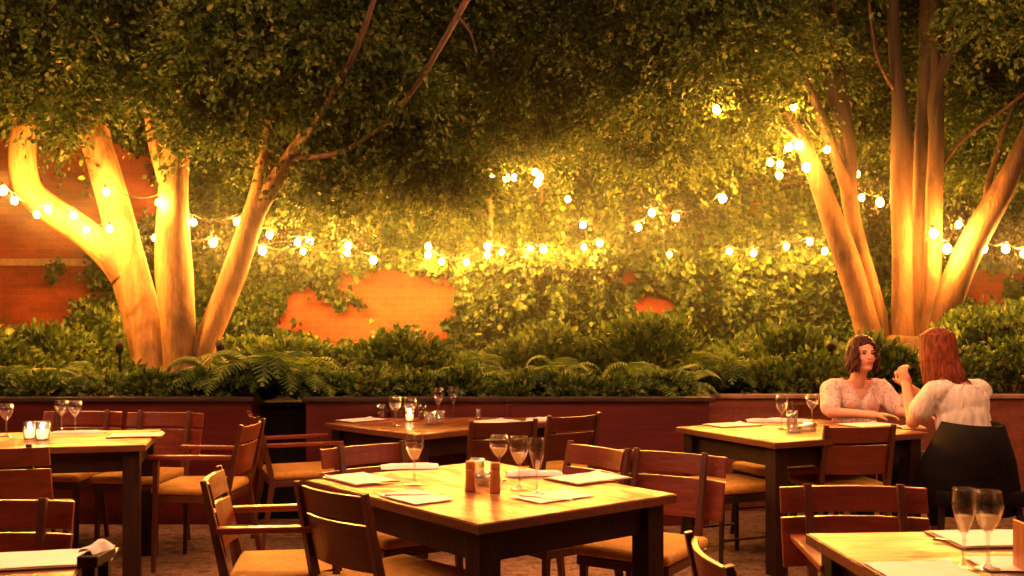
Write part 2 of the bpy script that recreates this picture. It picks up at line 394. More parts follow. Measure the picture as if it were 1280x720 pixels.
def crown(t, clouds, leaf, seed, per=26, length=.5):
    """clouds: (px, py, Y, rx px, ry px, ry depth m, twigs)"""
    rs = np.random.default_rng(seed); allc = []
    for px, py, Y, rx, ry, rd, n in clouds:
        c = P(px, py, Y); u = rs.normal(size=(n, 3)); u /= np.linalg.norm(u, axis=1, keepdims=True)
        u *= rs.uniform(.25, 1, (n, 1))**.5
        # gather the twigs in bunches so that light and dark clumps form
        b = rs.normal(size=(max(4, n//20), 3)); b /= np.linalg.norm(b, axis=1, keepdims=True); b *= rs.uniform(.3, 1, (len(b), 1))**.5
        u = b[rs.integers(0, len(b), n)]*.85+u*.24
        allc.append(np.stack([c.x+u[:, 0]*rx*Y/F, c.y+u[:, 1]*rd, c.z+u[:, 2]*ry*Y/F], 1))
    Cn = np.concatenate(allc); Cn = Cn[Cn[:, 1] < WY-.25]
    Cc, A, S = sprays(Cn, per, length, leaf, seed=seed)
    k = Cc[:, 1] < WY-.05
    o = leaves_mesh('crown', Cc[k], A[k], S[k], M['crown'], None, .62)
    o.parent = t; o.matrix_parent_inverse = Matrix.Translation(-t.location)
    tw = MB()
    for i in rs.choice(len(Cn), min(260, len(Cn)), replace=False):
        p = Vector(Cn[i]); e = p+Vector(rs.normal(0, .3, 3))+Vector((0, 0, -.1)); tw.tube([p, (p+e)/2+Vector((0, 0, .04)), e], [.009, .006, .003], 4, False)
    return o, tw
def tree(name, base, label, stems, mat, clouds, leaf, seed, limbs=(), **kw):
    t = empty(name, base); tr = MB()
    for i, s in enumerate(stems): stem(tr, s, seed=seed*10+i*3)
    cr, tw = crown(t, clouds, leaf, seed, **kw)
    lms = []
    for i, s in enumerate(limbs): lm = MB(); stem(lm, s, 10, seed=seed*7+i, k_=.66); lms.append(('limb', lm, M['twig']))
    for nm, mb, mt in [('trunk', tr, mat)]+lms:
        if not mb.v: continue
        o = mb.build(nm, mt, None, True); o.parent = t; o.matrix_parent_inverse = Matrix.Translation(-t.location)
    tag(t, label, 'tree'); return t

TL = 10.0
tree('multi_stem_tree', P(222, 500, TL)*1.0, 'pale smooth-barked tree whose stems fan out at left above the ferns', [
    [(196, 505, TL, 66), (190, 445, TL, 56), (176, 390, TL, 50), (160, 330, TL, 52), (146, 270, TL-.05, 44), (128, 205, TL-.1, 40), (112, 150, TL-.1, 36), (100, 80, TL, 30), (80, 0, TL, 24), (60, -90, TL, 16)],
    [(158, 345, TL-.02, 44), (140, 322, TL-.05, 42), (104, 290, TL-.15, 40), (62, 262, TL-.25, 38), (36, 238, TL-.3, 36), (27, 200, TL-.3, 35), (30, 150, TL-.3, 31), (34, 90, TL-.3, 26), (20, 0, TL-.3, 20), (8, -80, TL-.3, 14)],
    [(224, 510, TL-.1, 52), (224, 455, TL-.1, 42), (222, 400, TL-.1, 44), (218, 345, TL-.1, 48), (216, 290, TL-.1, 44), (217, 230, TL-.1, 38), (222, 180, TL-.1, 32), (230, 130, TL-.1, 27), (238, 60, TL-.1, 20), (250, -40, TL-.1, 14)],
    [(214, 245, TL-.08, 26), (205, 215, TL-.05, 22), (194, 180, TL, 18), (186, 130, TL, 15), (176, 60, TL, 11), (168, -30, TL, 8)],
    [(146, 235, TL, 20), (137, 200, TL+.1, 17), (128, 150, TL+.2, 13), (124, 90, TL+.2, 10)],
    [(240, 508, TL-.05, 40), (252, 445, TL-.05, 32), (272, 395, TL-.05, 34), (292, 345, TL-.05, 34), (308, 295, TL-.05, 32), (322, 250, TL-.05, 29), (333, 200, TL-.05, 24), (341, 150, TL-.05, 18), (350, 80, TL, 14), (365, -20, TL, 10)],
    [(316, 272, TL-.04, 24), (340, 232, TL-.1, 22), (364, 193, TL-.2, 19), (386, 160, TL-.6, 15)],
    [(226, 520, TL, 90), (222, 480, TL, 76), (222, 452, TL, 40)],
], M['bark'], [
    (60, 40, 9.4, 150, 70, .9, 560), (200, 25, 9.2, 150, 65, .9, 600), (340, 45, 9.3, 140, 80, .9, 600), (470, 70, 9.6, 130, 100, .9, 520),
    (60, 102, 9.5, 80, 22, .35, 130), (150, 85, 9.4, 90, 26, .5, 150), (275, 140, 9.6, 34, 36, .5, 110), (450, 180, 10.2, 80, 50, .6, 220), (440, 90, 9.2, 60, 40, .4, 120),
    (520, 205, 10.0, 90, 50, .8, 240), (130, -70, 9.6, 260, 60, 1.2, 420), (430, -70, 9.4, 220, 60, 1.2, 420), (70, 165, 9.7, 22, 14, .2, 12),
    (420, 215, 10.3, 100, 40, .5, 160)], .052, 3, limbs=[
    [(318, 270, TL-.03, 22), (340, 232, TL-.1, 20), (362, 195, TL-.2, 17), (394, 155, TL-.9, 14), (422, 105, TL-1.3, 13), (450, 50, TL-1.6, 12), (476, -30, TL-1.8, 10)],
    [(362, 197, TL-.2, 13), (425, 190, TL-.5, 11), (480, 155, TL-.8, 9), (522, 104, TL-1.35, 10), (552, 55, TL-1.6, 11), (594, -20, TL-1.75, 13)],
    [(574, 22, TL-1.86, 6), (588, 40, TL-1.9, 4), (596, 66, TL-1.95, 2)]], per=46)

TR = 9.7
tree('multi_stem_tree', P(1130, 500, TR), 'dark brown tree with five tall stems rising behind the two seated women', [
    [(1108, 520, TR-.1, 44), (1094, 450, TR-.1, 36), (1078, 390, TR-.1, 34), (1060, 330, TR-.1, 33), (1042, 280, TR-.1, 30), (1024, 230, TR-.1, 26), (1010, 195, TR-.1, 22), (990, 150, TR, 17), (962, 110, TR+.1, 12)],
    [(1118, 520, TR+.1, 40), (1106, 440, TR+.1, 26), (1092, 370, TR+.1, 22), (1076, 310, TR+.1, 20), (1062, 250, TR+.1, 22), (1060, 200, TR+.1, 24), (1050, 140, TR+.1, 23), (1034, 80, TR+.1, 22), (1018, 30, TR+.1, 20), (1006, -60, TR+.1, 17)],
    [(1060, 200, TR+.1, 18), (1056, 130, TR+.15, 14), (1048, 60, TR+.2, 11), (1038, -40, TR+.2, 9)],
    [(1066, 262, TR+.1, 16), (1054, 222, TR, 17), (1040, 185, TR-.05, 14), (1020, 130, TR-.1, 12), (1004, 90, TR-.1, 9), (985, 30, TR-.1, 6)],
    [(1130, 520, TR, 60), (1128, 420, TR, 30), (1128, 350, TR, 27), (1128, 290, TR, 27), (1127, 230, TR, 28), (1127, 170, TR, 27), (1122, 110, TR, 17), (1118, 50, TR, 17), (1114, -60, TR, 15)],
    [(1150, 520, TR+.1, 40), (1146, 430, TR+.1, 22), (1148, 330, TR+.1, 20), (1150, 240, TR+.1, 18), (1152, 165, TR+.05, 17), (1158, 100, TR, 20), (1160, 40, TR, 22), (1163, -60, TR, 20)],
    [(1160, 520, TR-.1, 44), (1164, 440, TR-.1, 26), (1165, 380, TR-.1, 23), (1166, 300, TR-.1, 23), (1168, 230, TR-.1, 22), (1170, 170, TR-.1, 20), (1171, 100, TR-.1, 17), (1169, 30, TR-.1, 14), (1170, -60, TR-.1, 12)],
    [(1170, 185, TR-.1, 12), (1166, 130, TR-.12, 14), (1176, 90, TR-.15, 15), (1202, 48, TR-.2, 15), (1228, 15, TR-.2, 14), (1262, -45, TR-.2, 12)],
    [(1168, 515, TR-.15, 40), (1172, 425, TR-.15, 28), (1186, 375, TR-.2, 38), (1205, 325, TR-.25, 37), (1228, 280, TR-.3, 34), (1250, 242, TR-.35, 30), (1272, 195, TR-.4, 22), (1300, 130, TR-.4, 15)],
    [(1228, 275, TR-.25, 10), (1236, 230, TR, 9), (1244, 200, TR+.1, 7), (1256, 160, TR+.1, 5), (1276, 110, TR+.1, 3)],
    [(1130, 540, TR, 120), (1132, 470, TR, 88), (1134, 420, TR, 50)],
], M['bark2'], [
    (900, 40, 9.6, 130, 80, .9, 480), (1010, 20, 10.6, 110, 80, .6, 300), (1110, 30, 10.9, 130, 90, .5, 360), (1230, 50, 10.5, 120, 80, .7, 340),
    (870, 130, 10.0, 110, 45, .8, 240), (960, 120, 9.9, 70, 50, .6, 150), (1250, 130, 10.4, 70, 70, .6, 200), (1110, 150, 11.1, 110, 50, .4, 180),
    (1230, 205, 10.6, 60, 28, .4, 90), (1000, -70, 9.6, 220, 60, 1.2, 340), (1240, -60, 9.4, 180, 50, 1.2, 260), (1245, 15, 8.9, 60, 40, .4, 60)], .046, 5, limbs=[
    [(1168, 222, TR-.1, 9), (1188, 193, TR, 7), (1215, 165, TR-.1, 7), (1250, 140, TR-.2, 6), (1295, 105, TR-.3, 6)], [(1171, 60, TR-.1, 9), (1196, 20, TR-.2, 8), (1212, -40, TR-.3, 8)],
    [(1000, 92, TR-.1, 8), (976, 60, TR-.2, 6), (948, 5, TR-.3, 5)], [(1022, 60, TR+.05, 8), (1000, 20, TR-.1, 7), (985, -30, TR-.2, 6)], [(1122, 120, TR, 8), (1096, 70, TR-.1, 6), (1086, 0, TR-.2, 5)],
    [(1010, 190, TR-.1, 9), (985, 165, TR-.1, 7), (950, 150, TR-.2, 5)], [(1235, 40, TR-.3, 7), (1268, 50, TR-.3, 5), (1300, 40, TR-.4, 4)]], per=46)

tree('background_tree', P(705, 400, 11.4), 'slender dark tree in the middle standing against the ivy wall', [
    [(700, 520, 12.45, 7), (690, 400, 12.45, 6), (680, 280, 12.45, 5), (672, 160, 12.3, 5), (660, 60, 11.2, 7), (652, -50, 11.0, 6)],
    [(612, 500, 12.2, 7), (614, 330, 12.2, 6), (612, 200, 11.9, 5), (612, 100, 11.2, 5), (590, 20, 11, 4)],
    [(690, 200, 11.3, 6), (730, 120, 11, 6), (780, 30, 10.8, 5), (800, -40, 10.8, 5)]],
    M['twig'], [(620, 50, 10.2, 120, 80, .8, 480), (760, 50, 10.2, 130, 90, .8, 540), (700, 140, 10.6, 120, 45, .6, 260), (690, -60, 10.0, 260, 50, 1.1, 420),
                (600, 180, 10.8, 60, 40, .4, 90), (790, 170, 10.8, 80, 40, .5, 130)], .046, 9, per=46)

# ------------------------------------------------------------------ ferns and shrubs
def fern_mesh(name, seed, nf=18, Ln=.62, up=.9):
    rs = random.Random(seed); vs = []; fs = []
    def quad(a, b, c, d): o = len(vs); vs.extend([a, b, c, d]); fs.append((o, o+1, o+2, o+3))
    for i in range(nf):
        az = 2*math.pi*(i+rs.random()*.7)/nf; L_ = Ln*rs.uniform(.65, 1.15); el = up*rs.uniform(.55, 1.2)
        h = Vector((math.cos(az), math.sin(az), 0)); p = Vector((0, 0, .02)); n = 22
        side = Vector((-math.sin(az), math.cos(az), 0)); a = el
        for k in range(n):
            t = k/n; d = h*math.cos(a)+Vector((0, 0, 1))*math.sin(a); q = p+d*L_/n
            nn = side.cross(d)
            quad(p-side*.003, p+side*.003, q+side*.002, q-side*.002)
            wl = L_*.21*math.sin(math.pi*min(1, .16+t*.86))**.8
            for s in (-1, 1):
                e = q+side*s*wl+d*wl*.42-nn*0+Vector((0, 0, -wl*.22))
                o = len(vs); hw = L_/n*.46
                vs.extend([q-d*hw, q+d*hw, e+d*hw*.25, e-d*hw*.35]); fs.append((o, o+1, o+2, o+3) if s > 0 else (o+3, o+2, o+1, o))
            p = q; a -= (1.75*el+.35)/n*rs.uniform(.8, 1.2)*(0.5+t)
    me = bpy.data.meshes.new(name); me.from_pydata([tuple(v) for v in vs], [], fs); me.update(); me.materials.append(M['fern'])
    return me
fm = [fern_mesh('fern', 1, 24, .44, 1.15), fern_mesh('fern', 2, 30, .5, 1.25), fern_mesh('fern', 3, 22, .38, 1.0)]
fspots = [(30, 468, 7.6, 1, 1.0), (95, 470, 7.55, 0, 1.05), (160, 472, 7.6, 1, .9), (215, 478, 7.5, 2, 1.0), (275, 466, 7.55, 1, 1.15), (330, 458, 7.5, 1, 1.35),
          (385, 462, 7.55, 0, 1.25), (430, 472, 7.6, 2, 1.1), (480, 470, 7.6, 0, .95), (535, 474, 7.6, 2, 1.1), (590, 466, 7.7, 1, .9), (640, 470, 7.6, 0, 1.0),
          (692, 468, 7.6, 1, .95), (745, 472, 7.55, 2, 1.1), (800, 464, 7.6, 1, 1.0), (850, 470, 7.7, 0, 1.0), (905, 462, 8.1, 1, 1.0), (960, 466, 8.1, 0, 1.0), (1010, 470, 8.2, 2, 1.1),
          (5, 440, 8.3, 0, 1.2), (80, 440, 8.4, 1, 1.1), (290, 434, 8.4, 1, 1.2), (365, 430, 8.5, 0, 1.4), (470, 448, 8.6, 1, 1.1), (580, 440, 8.7, 0, 1.2), (700, 436, 8.7, 1, 1.2), (800, 440, 8.8, 0, 1.2), (880, 444, 8.8, 1, 1.1)]
for i, (px, py, Y, k, s) in enumerate(fspots):
    o = bpy.data.objects.new('fern', fm[k]); col.objects.link(o); x = (px-640)*Y/F
    o.location = (x, Y, .80); o.rotation_euler = (random.uniform(-.1, .1), random.uniform(-.1, .1), i*1.7); s *= random.uniform(.72, .95); o.scale = (s*1.1, s*random.uniform(.9, 1.2), s*1.3)
    big = s >= 1.25
    row = 'front' if Y < 8.25 else 'back'
    tag(o, ('large bright fern with arching fronds right of the pale tree base' if big else
            'arching green fern in the front row of the raised planter' if row == 'front' else 'green fern growing in the second row behind the front ferns'),
        'fern', 'large ferns beside the pale tree' if big else f'ferns in the {row} row of the planter')

def shrub(px, zb, Y, rw, h, label, group, seed, n=1500, leaf=.07, mat='shrub'):
    rs = np.random.default_rng(seed); x = (px-640)*Y/F; t = empty('shrub', (x, Y, zb))
    nb = 16; b = rs.normal(size=(nb, 3)); b /= np.linalg.norm(b, axis=1, keepdims=True); b[:, 2] = np.abs(b[:, 2])
    u = rs.normal(size=(n, 3)); u /= np.linalg.norm(u, axis=1, keepdims=True)
    C = (b[rs.integers(0, nb, n)]*.62+u*.4*rs.uniform(.5, 1, (n, 1)))*np.array([rw, rw*.8, h*.75])+np.array([0, 0, h*.3])
    C = C[C[:, 2] > 0.01]; n = len(C)
    A = C/np.linalg.norm(C, axis=1, keepdims=True)+rs.normal(0, .5, (n, 3))
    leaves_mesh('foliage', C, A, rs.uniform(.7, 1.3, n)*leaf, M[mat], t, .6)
    m = MB()
    for k in range(7):
        e = Vector((b[k, 0]*rw*.5, b[k, 1]*rw*.4, b[k, 2]*h*.6+.15)); m.tube([(0, 0, 0), e*.5+Vector((0, 0, .05)), e], [.012, .009, .005], 5)
    m.build('stems', M['twig'], t)
    tag(t, label, 'shrub', group); return t
sh = [(20, 9.4, .5, .42), (70, 10.6, .5, .55), (120, 11.0, .42, 1.0), (-40, 9.2, .6, .5), (130, 9.5, .4, .36), (300, 10.4, .45, .6), (360, 9.8, .5, .42), (425, 9.7, .5, .4), (500, 9.5, .5, .4), (560, 9.8, .5, .45), (620, 9.4, .5, .42),
      (680, 9.9, .55, .52), (745, 9.5, .5, .46), (810, 9.9, .55, .52), (870, 9.5, .5, .5), (930, 9.7, .55, .55), (985, 9.4, .5, .5), (1035, 9.3, .4, .45), (1095, 9.0, .3, .38)]
for i, (px, Y, rw, h) in enumerate(sh):
    h *= (.75, 1.15, .9, 1.3, .65)[i % 5]; Y -= (0, .5, .2, .9, .3)[i % 5] if px > 250 else 0
    left = px < 230; 
    shrub(px, .80, Y, rw, h, 'bushy dark green shrub growing left of the pale tree' if left else 'bushy green shrub between the pale tree and the brown tree',
          'shrubs left of the pale tree' if left else 'shrubs between the two trees', 40+i)
for i, (px, Y, rw, h) in enumerate([(1225, 8.9, .5, .72), (1285, 8.7, .5, .78), (1262, 9.4, .55, .85), (1340, 9.0, .6, .8), (1195, 8.8, .35, .6)]):
    shrub(px, .80, Y, rw, h, 'tall dark leafy hedge shrub at far right behind the woman in cream', 'hedge shrubs at the right', 70+i, 3000, .055)
low = [(-15, 7.42, .3, .26), (50, 7.38, .3, .25), (130, 7.4, .3, .24), (190, 7.38, .3, .24), (250, 7.4, .3, .25), (310, 7.36, .26, .3), (400, 7.4, .3, .25), (460, 7.38, .3, .28), (520, 7.42, .3, .25), (580, 7.38, .28, .28),
       (650, 7.42, .3, .25), (710, 7.4, .3, .24), (770, 7.4, .3, .25), (830, 7.4, .28, .26), (900, 7.95, .3, .3), (965, 7.95, .3, .34), (1020, 8.0, .3, .4), (1120, 8.1, .35, .4), (1200, 7.95, .35, .45), (1265, 7.95, .35, .5)]
for i, (px, Y, rw, h) in enumerate(low):
    shrub(px, .80, Y, rw, h, 'low leafy trailing plant spilling over the planter rim', 'low plants along the planter rim', 100+i, 620, .05)

# ------------------------------------------------------------------ string lights
bulb_me = None
def strings(pts, label, Y0, Y1, far=False, z_extra=0, ends=None, group='string lights draped through the trees'):
    """pts: bulbs in photo px, laid from Y0 to Y1"""
    n = len(pts); W = [P(a, b, Y0+(Y1-Y0)*i/max(1, n-1)+(random.random()-.5)*.12) for i, (a, b) in enumerate(pts)]
    return string_world(W, label, far, ends, group)
def string_world(W, label, far=False, ends=None, group='string lights draped through the trees', r=.031, mat=None, shade=False):
    c = sum(W, Vector())/len(W); t = empty('string_lights', c)
    top = [w_-c+Vector((0, 0, .075)) for w_ in W]
    if ends: top = [Vector(ends[0])-c]+top+[Vector(ends[1])-c]
    cb = []
    for a, b in zip(top, top[1:]):
        l = (b-a).length
        for k in range(5):
            s = k/5; cb.append(a.lerp(b, s)-Vector((0, 0, min(.12, l*.16)*4*s*(1-s))))
    cb.append(top[-1]); m = MB(); m.tube(cb, .005, 5); m.build('cable', M['cable'], t, True)
    for w_ in W:
        m = MB(); m.ball((0, 0, 0), r, 10, 7, (1, 1, 1.2)); b = m.build('bulb', mat or (M['bulb_far'] if far else M['bulb']), t, True, loc=w_-c); b.scale = (random.uniform(.8, 1.12),)*3; b.rotation_euler = (random.uniform(-.3, .3), random.uniform(-.3, .3), 0)
        m = MB(); m.lathe([(.0005, .078), (.012, .076), (.014, .034), (.0005, .03)], 8); m.build('socket', M['cable'], b, True)
        if shade:  # unseen shades added to keep this light off the tree tops
            m = MB(); m.lathe([(.012, .075), (.03, .07), (.10, -.042), (.102, -.044), (.032, .074), (.012, .08)], 16); m.build('shade', M['black'], b, True)
    tag(t, label, 'string lights', group); return t
strings([(4, 238), (18, 251), (46, 268), (60, 262), (92, 269), (108, 287), (137, 286)], 'string of glowing bulbs wound along the sloping left limb of the pale tree', 9.1, 9.45)
strings([(133, 240), (198, 253), (242, 278), (296, 277), (337, 293), (372, 303), (388, 301), (435, 307), (467, 325)], 'string of bulbs hanging across the fronts of the pale tree stems', 9.55, 11.2)
strings([(194, 297), (267, 303), (328, 313), (379, 314), (434, 316)], 'short lower string of bulbs crossing behind the middle pale stem', 10.4, 11.4)
strings([(535, 308), (552, 327), (583, 328), (609, 309), (627, 315), (663, 311), (680, 312), (730, 309), (750, 304)], 'brightest string of bulbs in front of the ivy in the middle', 11.75, 11.85)
strings([(535, 319), (609, 319), (729, 281), (798, 284), (815, 266), (845, 272), (903, 248)], 'string of bulbs rising rightward over the middle of the ivy', 11.8, 9.9)
strings([(837, 318), (912, 314), (942, 316), (983, 308), (1012, 302), (1031, 314)], 'string of bulbs level along the ivy left of the brown tree', 11.75, 11.6)
strings([(896, 137), (992, 133), (1034, 187), (1008, 209), (986, 184), (998, 181)], 'high string of bulbs in the upper left branches of the brown tree', 9.3, 9.5, True)
strings([(963, 203), (975, 205), (974, 219), (1071, 218), (1077, 247), (1100, 253)], 'string of bulbs looped behind the left stems of the brown tree', 10.3, 10.1, True)
strings([(1167, 292), (1184, 311), (1198, 281), (1230, 311), (1257, 311), (1281, 317)], 'string of bulbs around the leaning right stem of the brown tree', 9.2, 9.6)
strings([(455, 225), (475, 217), (536, 242), (580, 240), (615, 218), (633, 223), (643, 222), (668, 215), (675, 221), (672, 229), (710, 249)], 'faint string of small bulbs high in the foliage in the middle', 11.3, 11.5, True)
# strings over the dining terrace that light the tables (above the picture)
def span(x0, x1, y, z, n, sag, label, shade=True, mt='bulb_over'):
    W = [Vector((x0+(x1-x0)*i/(n-1), y+.1*math.sin(i), z-sag*4*(i/(n-1))*(1-i/(n-1)))) for i in range(n)]
    string_world(W, label, group='string lights spanning the terrace above the tables', r=.03, mat=M[mt], shade=shade)
M['bulb_over'] = emis('overhead bulb', (1, .42, .20), 1550)
M['bulb_canopy_fill'] = emis('canopy fill bulb', (1, .40, .07), 420)  # for the out-of-view string added to brighten the canopy front
span(-4.5, 4.5, 5.0, 3.42, 12, .25, 'string of bulbs spanning the terrace above the middle tables')
span(-4.6, 4.6, 6.7, 3.85, 11, .22, 'string of bulbs spanning the terrace above the planter edge', False)
span(-5, 5, 7.9, 4.45, 11, .15, 'unseen string of bulbs added to light the front of the tree canopy', False, 'bulb_canopy_fill')
span(-4.5, 4.5, 3.3, 3.3, 12, .25, 'string of bulbs spanning the terrace above the nearest tables')
# garden uplights hidden among the ferns
def uplight(px, Y, tgt, power, label):
    p = Vector(((px-640)*Y/F, Y, .84)); t = empty('garden_spotlight', p); d = (tgt-p-Vector((0, 0, .36))).normalized()
    m = MB(); m.tube([(0, 0, 0), (0, 0, .36)], .01, 6); m.build('stake', M['black'], t)
    m = MB(); a = Vector((0, 0, .36)); m.tube([a-d*.06, a+d*.04], [.03, .038], 14, True); m.build('lamp_head', M['black'], t, True)
    l = bpy.data.lights.new('lamp', 'SPOT'); l.energy = power; l.color = (1, .38, .07); l.spot_size = R(64); l.spot_blend = 1; l.shadow_soft_size = .03
    o = bpy.data.objects.new('lamp', l); col.objects.link(o); o.parent = t; o.location = a+d*.07; o.rotation_euler = d.to_track_quat('-Z', 'Y').to_euler()
    tag(t, label, 'garden light')
uplight(150, 8.6, P(165, 300, 10), 70, 'small black spotlight among ferns aimed at the left stem of the pale tree')
uplight(275, 8.6, P(260, 300, 10), 65, 'small black spotlight among ferns aimed at the right stem of the pale tree')
uplight(1040, 8.5, P(1080, 390, 9.7), 60, 'small black spotlight among shrubs aimed at the brown tree from its left')
uplight(1185, 8.4, P(1180, 380, 9.7), 60, 'small black spotlight among shrubs aimed at the brown tree from its right')

# ------------------------------------------------------------------ tables
def table(c, rot, wx, wy, label, top='top'):
    t = empty('dining_table', (c[0], c[1], 0), R(rot))
    m = MB(); m.box((0, 0, .731), (wx, wy, .036)); m.build('tabletop', M[top], t, bevel=.004)
    m = MB(); e = .004
    for s in (-1, 1):
        m.box((0, s*(wy/2+e/2), .73), (wx+2*e, e, .03)); m.box((s*(wx/2+e/2), 0, .73), (e, wy-.002, .03))
    m.build('edge_band', M['edge'], t)
    m = MB(); ix, iy = wx/2-.075, wy/2-.075
    for s in (-1, 1):
        m.box((0, s*iy, .655), (2*ix-.09, .025, .11)); m.box((s*ix, 0, .655), (.025, 2*iy-.09, .11))
    m.build('apron', M['dark'], t)
    for a in (-1, 1):
        for b in (-1, 1):
            m = MB(); m.box((a*ix, b*iy, .3555), (.088, .088, .711)); m.build('leg', M['dark'], t, bevel=.004)
    tag(t, label, 'table'); return t
T = {}
T[1] = table((-2.70, 5.80), 13, 1.30, .80, 'wooden dining table at left set with a pair of glowing candles')
def fromF(Fc, dR, wR, dL, wL):   # centre from the front corner
    return (Fc[0]+dR[0]*wR/2+dL[0]*wL/2, Fc[1]+dR[1]*wR/2+dL[1]*wL/2)
def uv(a): return (math.cos(R(a)), math.sin(R(a)))
T[2] = table(fromF((-.56, 6.04), uv(44), 1.25, uv(134), .95), 44, 1.25, .95, 'back middle dining table crowded with glasses beside the planter')
T[3] = table(fromF((-.11, 3.39), uv(38.7), .95, uv(128.7), 1.2), 128.7, 1.2, .95, 'central foreground dining table with two wooden mills and wine glasses')
T[4] = table(fromF((1.44, 5.65), uv(26), 1.17, uv(116), .93), 26, 1.17, .93, 'dining table at right where the two women sit')
T[5] = table((1.56, 2.84), 4, 1.2, .9, 'nearest right dining table cut by the frame with two tall glasses')
T[6] = table((-1.711, 2.467), 14, 1.2, .8, 'nearest left dining table corner covered by a white menu')

# ------------------------------------------------------------------ chairs
def chair(name, arms=False, wings=False, slat='slat', cushion=True):
    t = empty(name)
    pw = .165 if wings else .2; hw = .262 if wings else .188
    m = MB(); m.box((0, .0, .408), (.42, .42, .04)); m.build('seat_frame', M['post'], t, bevel=.004)
    m = MB(); m.box((0, .01, .455), (.44, .44, .05)); o = m.build('cushion', M['cushion'], t, True); 
    b = o.modifiers.new('b', 'BEVEL'); b.width = .022; b.segments = 3
    yb = lambda z: -.205-(z-.42)*.22
    for s in (-1, 1):
        m = MB(); zt = .635 if arms else .388
        fx = .232 if arms else .19
        m.bar((s*fx, .2, 0), (s*(fx-.005), .185, zt), .022, .024, .03, .03); m.build('leg', M['post'], t, bevel=.003)
        m = MB()
        m.bar((s*pw*1.08, -.27, 0), (s*pw, -.205, .42), .022, .024, .032, .036); m.bar((s*pw, -.205, .42), (s*pw, yb(.83), .83), .032, .036, .026, .022)
        m.build('leg', M['post'], t, bevel=.003)
        if arms:
            m = MB(); m.bar((s*.215, yb(.645)+.01, .648), (s*.236, .23, .648), .05, .024, .042, .024)
            m.build('armrest', M['slat'], t, bevel=.005)
    for (z0, z1) in ((.725, .815), (.54, .71)):
        m = MB(); n = 10; vs = []; 
        for i in range(n+1):
            x = -hw+2*hw*i/n; u = (x/hw)**2; off = (.030 if not wings else .045)*(u-1) + (-.016 if wings else .0)+(.012 if not wings else 0)
            for z in (z0, z1):
                y = yb(z)+off; vs += [(x, y+.009, z), (x, y-.009, z)]
        fs = []
        for i in range(n):
            a = i*4; b_ = a+4
            fs += [(a, b_, b_+2, a+2), (a+1, a+3, b_+3, b_+1), (a+2, b_+2, b_+3, a+3), (a, a+1, b_+1, b_)]
        fs += [(0, 2, 3, 1), (n*4, n*4+1, n*4+3, n*4+2)]
        m.add(vs, fs); o = m.build('back_slat', M[slat], t, bevel=.003)
    return t
protos = {}
def place(kind, X, Y, th, label, cat='chair'):
    if kind not in protos:
        protos[kind] = {'arm': lambda: chair('armchair', True, False), 'side': lambda: chair('side_chair', False, False, 'slat2'), 'wing': lambda: chair('slat_back_chair', True, True),
                        'sideR': lambda: chair('side_chair', False, False, 'slat'), 'wide': lambda: chair('slat_back_chair', False, True)}[kind](); t = protos[kind]
    else: t = copy_tree(protos[kind])
    t.location = (X, Y, 0); t.rotation_euler = (0, 0, R(th-90)); tag(t, label, cat, 'wooden chairs around the dining tables'); return t
place('arm', -.87, 4.03, 8, 'mahogany armchair in profile with two bare armrests, left of the central table')
place('side', -.44, 3.86, 46, 'dark chair seen from behind, tucked at the front left side of the central table')
place('wide', -.50, 4.72, -54, 'slat-back chair facing the camera behind the left corner of the central table')
place('wide', .56, 4.42, -122, 'reddish slat-back chair facing left at the right corner of the central table')
place('sideR', .18, 4.72, -142, 'chair with a wide mustard seat tucked under the back of the central table')
place('arm', .80, 2.70, 4, 'near chair whose curved top rail shows at the bottom, left of the near right table')
place('wing', 1.22, 3.42, -92, 'chair facing the camera across the near right table, back slats scuffed')
place('sideR', 1.93, 6.12, 97, 'dark chair seen from behind in front of the women\'s table')
place('arm', -1.36, 6.62, 22, 'armchair at the left end of the back middle table, in front of the planter gap')
place('side', -.14, 6.40, 108, 'dark chair seen from behind in front of the back middle table')
place('side', .22, 6.72, 126, 'dark angled chair at the right corner of the back middle table by the planter')
place('wide', -2.30, 6.42, -98, 'chair facing the camera behind the right end of the candle table')
place('wide', -2.84, 6.50, -92, 'chair facing the camera behind the candle table, mostly hidden by the glasses')
place('arm', -1.80, 6.02, 176, 'armchair facing left with a mustard cushion at the right end of the candle table')
place('wide', -2.50, 5.20, 96, 'slat-back chair seen from behind in front of the candle table at the left edge')
place('wing', -1.70, 3.12, -86, 'chair facing the camera behind the near left menu table')
place('side', 2.30, 7.22, -70, 'chair the woman in the patterned blouse sits on')

def stool(X, Y, rot, label):
    t = empty('stool', (X, Y, 0), R(rot))
    m = MB(); m.box((0, 0, .455), (.42, .42, .055)); o = m.build('cushion', M['cushion'], t, True); b = o.modifiers.new('b', 'BEVEL'); b.width = .024; b.segments = 3
    m = MB(); m.box((0, 0, .402), (.40, .40, .045)); m.build('seat_frame', M['metal'], t, bevel=.004)
    m = MB()
    for s in (-1, 1): m.bar((-.19, s*.19, .17), (.19, s*.19, .17), .012, .012)
    m.build('stretcher', M['metal'], t)
    for a in (-1, 1):
        for b_ in (-1, 1):
            m = MB(); m.bar((a*.205, b_*.205, 0), (a*.18, b_*.18, .38), .018, .018, .024, .024); m.build('leg', M['metal'], t)
    tag(t, label, 'stool')
stool(1.28, 6.08, 24, 'backless stool with a mustard cushion at the left end of the women\'s table')
stool(1.72, 6.72, 20, 'backless stool with a mustard cushion half hidden under the women\'s table')

